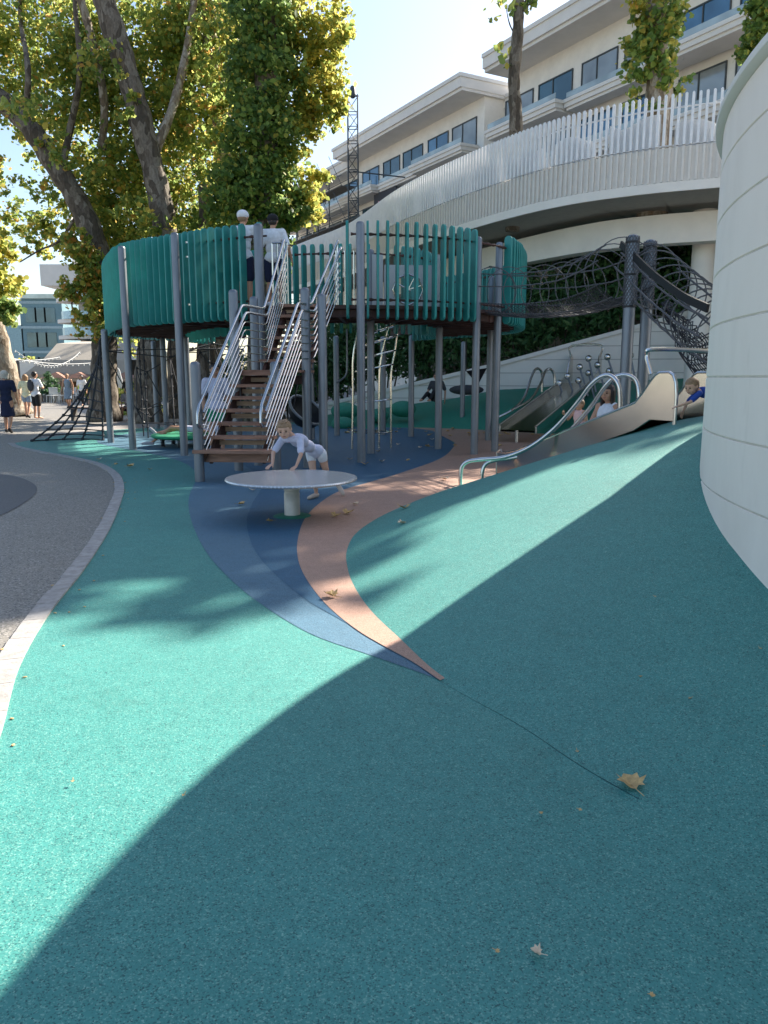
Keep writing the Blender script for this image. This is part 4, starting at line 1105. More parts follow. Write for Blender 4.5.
# T2: central plane tree leaning left
YB = 26.5
bx = at(146, 400, Y=YB)
tB = tree((bx.x, YB), 'tall plane tree leaning slightly left behind the tower, second trunk from the left')
P2 = [(bx.x, YB, 0), tuple(at(147, 380, Y=YB)), tuple(at(155, 320, Y=YB)), tuple(at(165, 250, Y=YB)), tuple(at(160, 200, Y=YB)), tuple(at(143, 130, Y=YB)), tuple(at(125, 65, Y=YB)), tuple(at(104, 0, Y=YB)), tuple(at(88, -60, Y=YB))]
mb = MB(); limb(mb, P2, .42, .34, 16); mb.build('trunk', 'bark', tB, smooth='full')
mb = MB(); limb(mb, [tuple(at(152, 160, Y=YB)), tuple(at(175, 100, Y=YB+.5)), tuple(at(190, 30, Y=YB+1)), tuple(at(200, -50, Y=YB+1))], .17, .1, 8)
limb(mb, [tuple(at(102, 150, Y=YB+1.5)), tuple(at(104, 100, Y=YB+1.2)), tuple(at(92, 40, Y=YB+1)), tuple(at(78, -10, Y=YB+1))], .14, .13, 8); mb.build('limb', 'bark2', tB, smooth='full')
crownpx([(150, 30, 60, 45, .8), (110, 100, 45, 50, .75), (185, 90, 45, 60, .75), (130, 180, 45, 45, .8), (190, 170, 40, 55, .75), (150, 235, 50, 22), (95, 60, 40, 50), (200, 25, 40, 40), (110, 235, 25, 25), (140, 215, 30, 16, .6, -3), (175, 235, 24, 12, .6, -3), (125, 110, 18, 30, .2, -3), (125, 310, 25, 50, .5, 1.5), (135, 395, 40, 25, .3, 4)], YB+2.3, 1.4, .15, 'leaf', tB, 1.5, bias=.0)
# T3 pale trunk
YC = 28.5
bx = at(228, 380, Y=YC)
tC = tree((bx.x, YC), 'plane tree with a pale slender upper trunk rising behind the tower')
mb = MB(); limb(mb, [(bx.x-1.0, YC, 0), tuple(at(214, 340, Y=YC)), tuple(at(226, 250, Y=YC)), tuple(at(225, 150, Y=YC)), tuple(at(216, 80, Y=YC)), tuple(at(206, 0, Y=YC)), tuple(at(198, -60, Y=YC))], .42, .26, 14); mb.build('trunk', 'bark2', tC, smooth='full')
crownpx([(170, 140, 40, 60), (175, 50, 50, 50), (235, 60, 40, 50), (165, 210, 40, 35), (120, 205, 40, 35, .8)], YC+1.7, 1.25, .15, 'leaf', tC, 1.3, bias=.12)
# T4: ivy clad tree, dark column, backlight coloured yellow into the right flank leaves
YD = 26
bx = at(262, 380, Y=YD)
tD = tree((bx.x, YD), 'ivy covered plane tree with backlight yellow coloured into its right side leaves')
mb = MB(); limb(mb, [(bx.x, YD, 0), tuple(at(262, 300, Y=YD)), tuple(at(262, 200, Y=YD)), tuple(at(266, 100, Y=YD)), tuple(at(268, 0, Y=YD)), tuple(at(270, -80, Y=YD))], .5, .34, 14); mb.build('trunk', 'bark', tD, smooth='full')
crownpx([(262, 20, 34, 35), (265, 80, 36, 45), (262, 140, 36, 45), (255, 190, 38, 35), (275, 210, 36, 22), (230, 200, 25, 30), (262, 255, 30, 30, .6)], YD, 2.5, .15, 'leafdark', tD, 1.3, name='ivy', bias=.0)
crownpx([(305, 25, 30, 32), (322, 60, 22, 26, .8), (312, 95, 26, 26), (335, 108, 14, 16, .8), (300, 130, 18, 24, .9), (335, 30, 16, 24, .6), (300, 165, 14, 16, .7), (315, 185, 18, 14, .8), (300, 205, 26, 16, 1), (345, 8, 10, 14, .5), (218, 235, 25, 12, .6), (335, 95, 14, 20, .7), (310, 210, 18, 12, .7)], YD+.6, 1.6, .145, 'leafyel', tD, .9, bias=-.12)
crownpx([(215, 120, 22, 80, .8), (215, 30, 22, 40, .8), (290, 60, 20, 60, .8), (322, 115, 22, 26, .8), (330, 50, 22, 40, .7), (240, 225, 40, 14, .8)], YD+.9, 1.4, .145, 'leaf', tD, .9, bias=.05)
# dark trunk group behind the right of the left posts
for u, w, Yv, lab in ((205, .36, 27.8, 'dark tree trunk behind the thin posts, leftmost of the background trunks'), (174, .30, 29.5, 'slim dark tree trunk farther back between the tower posts')):
    c = at(u, 410, Y=Yv); t = tree((c.x, Yv), lab); mb = MB(); limb(mb, [(c.x, Yv, 0), (c.x+.1, Yv, 2.2), (c.x+.25, Yv, 5), (c.x+.3, Yv, 8)], w, w*.6, 12); mb.build('trunk', 'bark', t, smooth='full')
    cl = clump((c.x+.3, Yv+.5, 5.5), (1.6, 1.2, 2.2), 1500); leaves('crown', cl, .2, 'leafdark', t)
# far-left tree with tall leaning trunk
tE = tree((-15.2, 31), 'tree at the left edge with orange lit trunk and yellow crown')
mb = MB(); limb(mb, [tuple(at(18, 425, Y=31))[:2]+(0,), tuple(at(10, 390, Y=31)), tuple(at(-2, 340, Y=31)), tuple(at(-16, 290, Y=31)), tuple(at(-25, 200, Y=31))], .50, .34, 14); mb.build('trunk', 'bark2', tE, smooth='full')
crownpx([(-8, 250, 22, 22, 1), (-4, 285, 22, 26, 1), (0, 310, 12, 12, .6), (-20, 310, 20, 20), (-30, 240, 30, 40)], 31, 1.6, .2, 'leafyel', tE, 1.5, bias=-.15)
crownpx([(5, 312, 14, 10, 1.0), (12, 318, 8, 6, .8)], 30, 2.4, .2, 'leafdark', tE, .8, name='dark_spray')  # small low spray in the darker leaf colour
# street trees far right of the promenade, small greenery
for u, v, Yv, r, lab in ((24, 365, 60, 1.0, 'small green shrub under the string lights, left of the café'), (31, 372, 62, 1.2, 'darker round shrub under the string lights by the café')):
    c = at(u, v, Y=Yv); t = thing('shrub', (c.x, Yv, 0), lab, 'shrub', 'shrubs left of the café'); leaves('foliage', clump(tuple(c), (r, r, r*.9), 350), .35, 'leaf', t); MB().tube([(c.x, Yv, 0), tuple(c)], .08, 6).build('stem', 'bark', t)
# trees standing on the terrace and behind it
tF = tree((at(516, 130, Y=25).x, 25), 'tall bare grey trunk rising above the terrace left part')
mb = MB(); xF = at(516, 100, Y=25)
limb(mb, [(xF.x, 25, 6.0), tuple(at(516, 130, Y=25)), tuple(at(514, 80, Y=25)), tuple(at(518, 30, Y=25)), tuple(at(519, -10, Y=25)), tuple(at(525, -90, Y=25)), tuple(at(540, -170, Y=25))], .21, .13, 12); mb.build('trunk', 'bark', tF, smooth='full')
mb = MB()
for pts in ([(518, 40), (510, 25), (506, 8)], [(519, 10), (530, -5), (545, -20)], [(518, 20), (526, 8), (533, 0)]):
    limb(mb, [tuple(at(u, v, Y=25)) for u, v in pts], .03, .01, 6)
mb.build('twigs', 'bark', tF, smooth='full')
leaves('crown', np.concatenate([clump((xF.x+.6, 25.5, 17.5), (2.9, 2.9, 2.4), 2600), clump((xF.x+3.2, 26.5, 19.5), (2.2, 2.4, 2), 1300), clump(tuple(at(508, 12, Y=25)), (.5, .4, .4), 22, 3), clump(tuple(at(531, 0, Y=25)), (.5, .4, .4), 20, 3), clump(tuple(at(508, 60, Y=25)), (.25, .2, .5), 14, 4)]), .24, 'leaf', tF)
tG = tree((at(655, 130, Y=23).x, 23), 'ivy clad tree standing on the terrace in front of the hotel windows')
xG = at(658, 110, Y=23); mb = MB(); limb(mb, [(xG.x, 23, 6.0), tuple(at(659, 100, Y=23)), tuple(at(656, 40, Y=23)), tuple(at(654, -20, Y=23)), tuple(at(650, -140, Y=23))], .42, .16, 12); mb.build('trunk', 'bark2', tG, smooth='full')
crownpx([(655, 20, 17, 26), (650, 55, 24, 26), (655, 80, 20, 20, .8), (640, 35, 12, 18, .7), (668, 30, 12, 30, .7), (640, 85, 14, 16, .5), (676, 84, 12, 10, .6), (640, 108, 14, 10, .4), (672, 12, 12, 14, .6), (660, -20, 30, 20, 1)], 23, 1.25, .15, 'leafdark', tG, .7, bias=.15)
crownpx([(636, 8, 8, 7, 1.0), (660, 66, 6, 6, .3)], 22.6, 1.6, .15, 'leafyel', tG, .3, name='yellow_spray')
leaves('top_crown', np.concatenate([clump((xG.x+1.0, 24.5, 17.0), (3.4, 3.0, 2.6), 3200), clump((xG.x+4, 26, 19), (2.4, 2.6, 2.2), 1400)]), .24, 'leaf', tG)
tH = tree((12.6, 27), 'dark leafy tree at the top right above the round wall')
mb = MB(); limb(mb, [(12.9, 27, 6.0), (12.9, 27, 9), (13.1, 27.2, 13), (13, 27.6, 18)], .32, .12, 10); mb.build('trunk', 'bark', tH, smooth='full')
crownpx([(762, 30, 20, 26), (750, 50, 14, 18, .9), (770, 60, 20, 16), (758, 8, 16, 14, .7), (785, 20, 25, 40)], 26, 2.0, .16, 'leafdark', tH, .9)
leaves('top_crown', np.concatenate([clump((13.4, 28.0, 18.0), (3.6, 4.6, 2.4), 6500, 150), clump((11.0, 24.5, 16.8), (2.2, 2.4, 1.5), 1500), clump((15.2, 32, 18.5), (2.6, 3, 2), 2200), clump((10.8, 31, 18.0), (2.6, 3, 1.8), 2000), clump((14.2, 20.9, 16.2), (.9, .7, .6), 420), clump((18.6, 25.6, 17.0), (2.1, 2.0, 1.4), 2000), clump((14.6, 24.6, 17.0), (2.0, 2.0, 1.1), 2000), clump((13.6, 22.9, 17.3), (2.3, 1.5, 1.0), 2600), clump((12.4, 24.8, 17.3), (1.9, 1.8, 1.0), 2000), clump((17.1, 25.0, 17), (1.7, 1.2, .9), 1900), clump((18.6, 24.2, 17), (1.5, 1.2, .9), 2400)]), .22, 'leaf', tH)  # unseen leaf clumps added above the view to shade the rubber ground
# hedge of oleander-like bushes above the retaining wall
hedge_spots = [(318, 368, 27.9, 1.7, 1.5), (345, 352, 28.3, 1.6, 1.9), (385, 345, 28, 1.8, 1.9), (425, 345, 27.6, 1.8, 1.9), (460, 330, 27.4, 1.7, 2.1), (495, 322, 27.2, 1.8, 2.2), (530, 318, 26.8, 1.8, 2.0), (562, 305, 26.2, 1.8, 2.2), (595, 296, 25.8, 1.8, 2.2), (628, 282, 25.4, 1.8, 2.4), (662, 265, 25, 1.8, 2.6), (698, 250, 24.6, 1.8, 2.8), (735, 250, 24.2, 1.8, 3.0), (290, 385, 29, 1.6, 1.2), (250, 385, 30, 1.8, 1.6)]
names_h = ['third bush from the left', 'bush left of the climbing cage', 'bush behind the climbing cage', 'bush above the sitting person', 'bush left of the right hand posts', 'bush behind the right hand posts', 'bush under the start of the rope bridge', 'bush under the middle of the rope bridge', 'bush behind the ball posts', 'bush behind the left net pole', 'bush behind the right net pole', 'tallest bush beside the round wall', 'bush hidden partly behind the round wall', 'low bush behind the basket swing', 'bush behind the wooden stairs']
for (u, v, Yv, rx, rz), nm in zip(hedge_spots, names_h):
    c = at(u, v, Y=Yv); t = thing('hedge_bush', (c.x, c.y, 0), 'dark green narrow leaved '+nm, 'bush', 'dark bushes above the retaining wall')
    lv = clump((c.x, c.y, c.z), (rx*.95, 1.1, rz*.72), 2400, 150)
    leaves('foliage', lv, .22, 'hedge', t, narrow=.45, up=.1)
    mb = MB()
    for q in range(4): mb.tube([(c.x+.1*q-.2, c.y, 0), (c.x+(q-1.5)*.45, c.y+.1, c.z+.2)], .035, 6)
    mb.build('stem', 'bark', t)
# taller sprigs against the terrace opening
# ---------------------------------------------------------------- fallen leaves
def dry_leaf(u, v, size, label, mat='dryleaf', mound=False, rz=0, curl=.25, grp=None, kind='leaf'):
    p = on_mound(u, v) if mound else at(u, v, z=.018)
    z = p.z+.006
    lob = [(0, -.62), (.25, -.42), (.62, -.52), (.62, -.22), (1.0, .0), (.66, .22), (.74, .66), (.36, .58), (0, 1.0), (-.36, .58), (-.74, .66), (-.66, .22), (-1.0, .0), (-.62, -.22), (-.62, -.52), (-.25, -.42)]
    n = len(lob); vs = []
    cr, sr = math.cos(rz), math.sin(rz)
    dz = lambda x, y: curl*size*(.25+abs(x)**1.5*.9+max(0, y)*.3+.15*math.sin(x*7))
    for x, y in lob: vs.append((p.x+(x*cr-y*sr)*size, p.y+(x*sr+y*cr)*size, z+dz(x, y)))
    vs.append((p.x, p.y, z+.002))
    mb = MB().add(vs, [(i, (i+1) % n, n) for i in range(n)])
    mb.tube([(p.x, p.y, z+.004), (p.x-(-1.5*sr)*size*-1*0+(1.5*sr)*size, p.y-1.5*cr*size, z+.01)], .0012 if size < .06 else .002, 4)
    o = mb.build('fallen_leaf', mat, None); tag(o, label, 'leaf', grp or 'fallen leaves'); return o
dry_leaf(631, 787, .062, 'large tan maple shaped leaf lying in the shade on the teal slope', mound=True, rz=.2, curl=.5)
dry_leaf(537, 956, .020, 'small pale torn leaf nearest the camera on shaded teal rubber', 'paleleaf', True, 1.0, .9)
dry_leaf(332, 597, .062, 'yellow brown leaf at the blue and orange edge in the sun', rz=.9, curl=.6)
small = [(497, 954, 0), (580, 812, 1), (541, 815, 1), (577, 753, 1), (640, 678, 1), (184, 797, 0), (762, 748, 1), (760, 650, 1), (655, 598, 1), (652, 998, 1), (73, 783, 0), (690, 700, 1)]
for u, v, mnd in small: dry_leaf(u, v, .009, 'tiny crumb of brown leaf scattered on the teal rubber', 'dryleaf', bool(mnd), random.uniform(0, 6), .6, 'tiny leaf crumbs on the teal rubber')
mid = [(253, 491), (241, 505), (270, 522), (355, 505), (348, 514), (336, 517), (382, 462), (408, 461), (428, 447), (420, 448), (365, 465), (404, 509), (402, 524), (116, 465), (130, 467), (99, 460), (455, 446), (350, 460), (398, 445), (362, 448), (150, 470), (445, 480), (484, 462), (500, 446), (432, 440), (378, 452)]
for i, (u, v) in enumerate(mid): dry_leaf(u, v, random.uniform(.045, .085), 'curled tan leaf scattered on the rubber around the tower and turntable', 'dryleaf' if i % 3 else 'paleleaf', u > 399 and 500 < v < 530, random.uniform(0, 6), .6, 'curled leaves around the tower')
for i in range(46):
    j = random.randint(25, len(kerbS)-12); q = offset(kerbS, -random.uniform(.01, .22)**1.0)[j] if i % 3 else kin[j]
    o = MB().ell((q[0], q[1], .024 if i % 3 == 0 else .013), (random.uniform(.006, .018), random.uniform(.004, .012), .003), Matrix.Rotation(random.uniform(0, 3), 3, 'Z'), 6, 4).build('leaf_crumb', 'dryleaf'); tag(o, 'small brown crumb of litter along the pale kerb', 'litter', 'litter crumbs along the kerb')
for i in range(70):
    u = random.uniform(345, 600); v = random.gauss(431, 2.5)+(u-345)*.02
    dry_leaf(u, v, random.uniform(.05, .09), 'brown leaf in the litter line along the foot of the far slope', 'dryleaf', False, random.uniform(0, 6), .5, 'leaf litter along the far slope')
# ---------------------------------------------------------------- cafe and far buildings
cf = thing('cafe_pavilion', tuple(at(75, 400, Y=50).xy)+(0,), 'beige canopied café pavilion with timber posts beyond the promenade', 'café')
def fx(u, Y): return at(u, 380, Y=Y).x
Yc = 50
mb = MB()
zt, zb = at(60, 342, Y=Yc).z, at(60, 374, Y=Yc).z
xa, xb = fx(37, Yc), fx(128, Yc)
prof = [(Yc, zb), (Yc+.6, zb+.9), (Yc+2.5, zt), (Yc+6, zt+.3), (Yc+8, zt)]
L = [(xa-.8 if i == 0 else xa+.2*i, y, z) for i, (y, z) in enumerate(prof)]; Rr = [(xb, y, z) for y, z in prof]
mb.strip(L, Rr); mb.add([L[0], L[1], L[2], L[3], L[4], (xa, Yc+8, zb)], [(0, 1, 2, 3, 4, 5)]); mb.build('canopy', 'canvas', cf)
vb = MB(); n = 34
for i in range(n):
    x0 = xa-.8+(xb-xa+.8)*i/n; x1 = xa-.8+(xb-xa+.8)*(i+1)/n
    vb.slab([(x0, Yc-.02, zb), (x1, Yc-.02, zb), (x1, Yc-.02, zb-.22), ((x0+x1)/2, Yc-.02, zb-.38), (x0, Yc-.02, zb-.22)], (0, -1, 0), .02)
vb.build('valance', 'canvas', cf)
mb = MB()
z1, z2 = at(60, 372, Y=Yc-1.5).z, at(60, 378, Y=Yc-1.5).z
for k in range(5):
    xx0 = fx(42, Yc-1)+k*1.45; mb.slab([(xx0, Yc-1, z2), (xx0+1.45, Yc-1, z2), (xx0+.72, Yc-.6, z1)], (0, 1, 0), .8)
mb.build('pergola_gables', 'wood', cf)
mb = MB(); mb.box((fx(73, Yc-1), Yc-1, z2-.12), (9.5, .2, .2)); mb.build('pergola_beam', 'wood2', cf)
for u in (40, 55, 63, 72, 85, 97): MB().box((fx(u, Yc-.9), Yc-.9, z2/2), (.15, .15, z2)).build('post', 'wood2', cf)
MB().box((fx(84, Yc+3.4), Yc+3.4, 1.35), (11, .2, 2.7)).build('back_wall', 'dark', cf)  # shade under the canopy is put into this wall's dark colour
MB().box((fx(38, Yc+1.5), Yc+2, 1.3), (2.6, .3, 2.6)).build('side_wall', 'cream', cf)
lm = bpy.data.materials.new('warm_lit_counter'); lm.use_nodes = True; bb_ = lm.node_tree.nodes['Principled BSDF']; bb_.inputs['Base Color'].default_value = (.9, .35, .08, 1); bb_.inputs['Emission Color'].default_value = (1, .42, .10, 1); bb_.inputs['Emission Strength'].default_value = 1.4
m_['lit'] = lm
for (u0, u1, v0, v1) in ((53, 66, 374, 381), (85, 95, 375, 380)):
    a = at(u0, v0, Y=Yc+2.6); b = at(u1, v1, Y=Yc+2.6); MB().ell(((a.x+b.x)/2, Yc+2.6, (a.z+b.z)/2), ((b.x-a.x)/2, .15, (a.z-b.z)/2), nu=16, nv=8).build('lamp', 'lit', cf)
# café chairs
ch = thing('cafe_chair', (fx(50, 47), 47, 0), 'leftmost white café chair before the pavilion', 'chair', 'white chairs before the café')
x, y = fx(50, 47), 47
MB().box((x, y, .45), (.44, .44, .04)).build('seat', 'white_pl', ch); MB().box((x, y+.21, .72), (.42, .035, .42)).build('backrest', 'white_pl', ch)
for dx in (-.19, .19):
    for dy in (-.19, .19): MB().tube([(x+dx*1.1, y+dy*1.1, 0), (x+dx, y+dy, .44)], .022, 6).build('leg', 'white_pl', ch)
for i, (u, Yv, rz, lab) in enumerate(((53.5, 46.4, .5, 'second white café chair from the left'), (57, 47.3, 1.4, 'third white café chair from the left'), (61.5, 46.8, -.7, 'white café chair left of the woman in dungarees'), (76, 47, .3, 'white café chair between the two walking women'), (79, 46.2, 2.2, 'white café chair behind the woman in a black skirt'))):
    dup(ch, (fx(u, Yv), Yv, 0), rz, lab)
tb = thing('planter_shrub', (fx(47, 48), 48, 0), 'dark spiky shrub beside the café posts', 'plant')
leaves('foliage', clump((fx(47, 48), 48, 1.1), (.7, .5, .8), 500), .25, 'hedge', tb, narrow=.4); MB().lathe([(.25, 0), (.32, .45), (.28, .45)], (fx(47, 48), 48, 0), 14).build('pot', 'dark', tb)
tb = thing('planter_shrub', (fx(90, 44), 44, 0), 'green shrub by the tree trunk right of the café entrance', 'plant')
leaves('foliage', clump((fx(90, 44), 44, .8), (.6, .5, .7), 400), .22, 'leaf', tb); MB().lathe([(.25, 0), (.32, .35), (.28, .35)], (fx(90, 44), 44, 0), 14).build('pot', 'dark', tb)
# string lights
cbl = thing('string_lights', tuple(at(35, 352, Y=38)), 'string of small bulbs sagging before the café canopy', 'string lights')
p0 = at(-30, 348, Y=36); p1 = at(100, 362, Y=44)
def cat_(p, q, s, n=40): return [p.lerp(q, i/n)-Vector((0, 0, s*4*(i/n)*(1-i/n))) for i in range(n+1)]
for a, b, s in ((p0, p1, .35), (at(-30, 352, Y=40), at(60, 357, Y=48), .3), (at(15, 350, Y=40), at(80, 352, Y=46), .8)):
    P = cat_(a, b, s); MB().tube(P, .018, 4).build('wire', 'white_pl', cbl); mb = MB()
    for q in P[::2]: mb.ell(q-Vector((0, 0, .09)), .045, nu=6, nv=5)
    mb.build('bulb', 'white_pl', cbl)
# blue glass block
Yg = 110
bg_ = thing('glass_building', tuple(at(42, 380, Y=Yg).xy)+(0,), 'blue green netted office block far down the promenade', 'building')
xa, xb = fx(22, Yg), fx(64, Yg); zt = at(40, 298, Y=Yg).z
MB().box(((xa+xb)/2+.0, Yg+8, zt/2), (xb-xa, 14, zt)).build('wall', M('blue_green_facade', (.10, .20, .24), .4, var=.12, scale=.3), bg_)
MB().box((xa-1.5, Yg+7, zt/2-1.8), (3.4, 12, zt-3.6)).build('side_wing', M('pale_blue_facade', (.22, .36, .40), .4), bg_)
mb = MB()
for i in range(5):
    MB().box(((xa+xb)/2, Yg+.95, zt-.5-i*3.4), (xb-xa+.1, .14, .35)).build('floor_band', M('teal_band', (.25, .36, .40), .5), bg_) if True else 0
for i in range(4):
    for j in range(3):
        x = xa+.9+(xb-xa-2)*(j+.5)/3; z = zt-2.2-i*3.4
        MB().box((x, Yg+.96, z), (1.55, .1, 2.0)).build('window', 'glass', bg_)
MB().box(((xa+xb)/2, Yg+2, zt+.3), (xb-xa-.8, 3, .6)).build('roof_edge', m_['railglass'], bg_)
# white apartment block with round balconies
Yw = 80
wb = thing('apartment_block', tuple(at(80, 380, Y=Yw).xy)+(0,), 'white apartment block with glazed balconies beyond the café', 'building')
xa, xb = fx(62, Yw), fx(135, Yw); zt = at(80, 266, Y=Yw).z
MB().box(((xa+xb)/2+.9, Yw+6, zt/2), (xb-xa-1.8, 10, zt)).build('wall', 'stucco', wb)
zlow = at(60, 287, Y=Yw).z
MB().box((xa+2.3, Yw+1.0, (zt+zlow)/2), (6.4, 4.5, zt-zlow)).build('top_storey', 'stucco', wb)
for v in (300, 321, 337, 352, 368):
    z = at(66, v, Y=Yw).z
    bo = MB().prism([(xa+3.0+3.1*math.cos(a), Yw+.5+2.2*math.sin(a)) for a in np.linspace(0, 2*PI, 25)[:-1]], z-.25, z+.1).build('balcony', 'stucco', wb)
    MB().lathe([(2.6, z+.1), (2.6, z+.85), (2.55, z+.85), (2.55, z+.1)], (xa+3.0, Yw+.5, 0), 24).build('glass_rail', M('sky_blue_glass', (.42, .60, .66), .15), bo)
    MB().box((xa+3.6, Yw+.9, z+1.4), (2.4, .1, 2.2)).build('window', 'glass', wb)
MB().tube([(fx(72, Yw), Yw+3, zt), (fx(69.5, Yw), Yw+3, zt+5.5)], .28, 8).build('mast', 'stucco', wb)
MB().box((fx(28, 72), 74, 1.6), (6.5, .4, 3.2)).build('low_wall', 'stucco', None); tag(bpy.data.objects['low_wall'], 'low pale wall beyond the walking couple', 'wall')
# whitish street backdrop: pale building far left
pb_ = thing('pale_building', (fx(8, 120), 122, 0), 'very pale building behind the leaning trunk at the left edge', 'building')
MB().box((fx(8, 120), 126, 4.3), (9, 8, 8.6)).build('wall', 'white_pl', pb_)
for i in range(3):
    for j in range(3): MB().box((fx(8, 120)-3+3*i, 121.95, 1.6+2.7*j), (1.6, .1, 1.6)).build('window', 'railglass', pb_)
# bench under the trees
bn = thing('park_bench', tuple(at(90, 417, Y=29).xy)+(0,), 'low timber bench beneath the big tree, with people sitting', 'bench')
c = at(96, 410, Y=28)
for k in range(4): MB().box((c.x+.3, c.y-.15+.11*k, .45), (2.4, .09, .045)).build('slat', 'wood', bn)
for dx in (-.8, 1.4): MB().box((c.x+dx, c.y, .21), (.08, .42, .42)).build('leg', 'dark', bn)
# pale trunk guards / white cloths seen between trunks
for u, v0, v1, lab in ((168, 350, 390, 'white ragged cloth hanging left between the background trunks'), (175, 345, 382, 'right hand white ragged cloth between the background trunks'), (118, 365, 397, 'white banner by the tree behind the left posts')):
    a = at(u-3, v0, Y=33); b = at(u+3, v1, Y=33)
    pts = [(a.x, 33, a.z), (b.x, 33, a.z-.2), (b.x+.1, 33, (a.z+b.z)/2), (b.x-.05, 33, b.z), (a.x+.1, 33, b.z+.3), (a.x+.05, 33, (a.z+b.z)/2)]
    tag(MB().slab(pts, (0, 1, 0), .03).build('hanging_cloth', 'white_cloth'), lab, 'cloth')
# ---------------------------------------------------------------- people
def remesh(mb, name, mat, voxel, parent, smooth_it=3):
    me = bpy.data.meshes.new(name); me.from_pydata(mb.v, [], mb.f)
    bm = bmesh.new(); bm.from_mesh(me); bmesh.ops.recalc_face_normals(bm, faces=bm.faces); bm.to_mesh(me); bm.free()
    tmp = bpy.data.objects.new('tmp', me); COL.objects.link(tmp)
    md = tmp.modifiers.new('r', 'REMESH'); md.mode = 'VOXEL'; md.voxel_size = voxel
    if smooth_it:
        ms = tmp.modifiers.new('s', 'SMOOTH'); ms.iterations = smooth_it; ms.factor = .5
    dg = bpy.context.evaluated_depsgraph_get(); ev = tmp.evaluated_get(dg)
    nm = bpy.data.meshes.new_from_object(ev); bpy.data.objects.remove(tmp)
    nm.name = name; nm.materials.clear(); nm.materials.append(m_[mat] if isinstance(mat, str) else mat)
    iv = parent_inv(parent); nm.transform(iv)
    for p in nm.polygons: p.use_smooth = True
    o = bpy.data.objects.new(name, nm); COL.objects.link(o); o.parent = parent; return o
def rotframe(zaxis, xaxis):
    z = Vector(zaxis).normalized(); x = Vector(xaxis); x = (x-z*x.dot(z)).normalized(); y = z.cross(x)
    return Matrix((x, y, z)).transposed()
STAND = dict(pel=(0, 0, .525), neck=(0, -.005, .845), head=(0, .012, .925), shL=(-.108, 0, .805), shR=(.108, 0, .805), elL=(-.135, -.015, .64), elR=(.135, -.015, .64),
             wrL=(-.14, .03, .49), wrR=(.14, .03, .49), hipL=(-.052, 0, .50), hipR=(.052, 0, .50), knL=(-.056, .012, .275), knR=(.056, .012, .275),
             anL=(-.058, -.012, .045), anR=(.058, -.012, .045), toL=(-.066, .085, .018), toR=(.066, .085, .018), face=(0, 1, -.05))
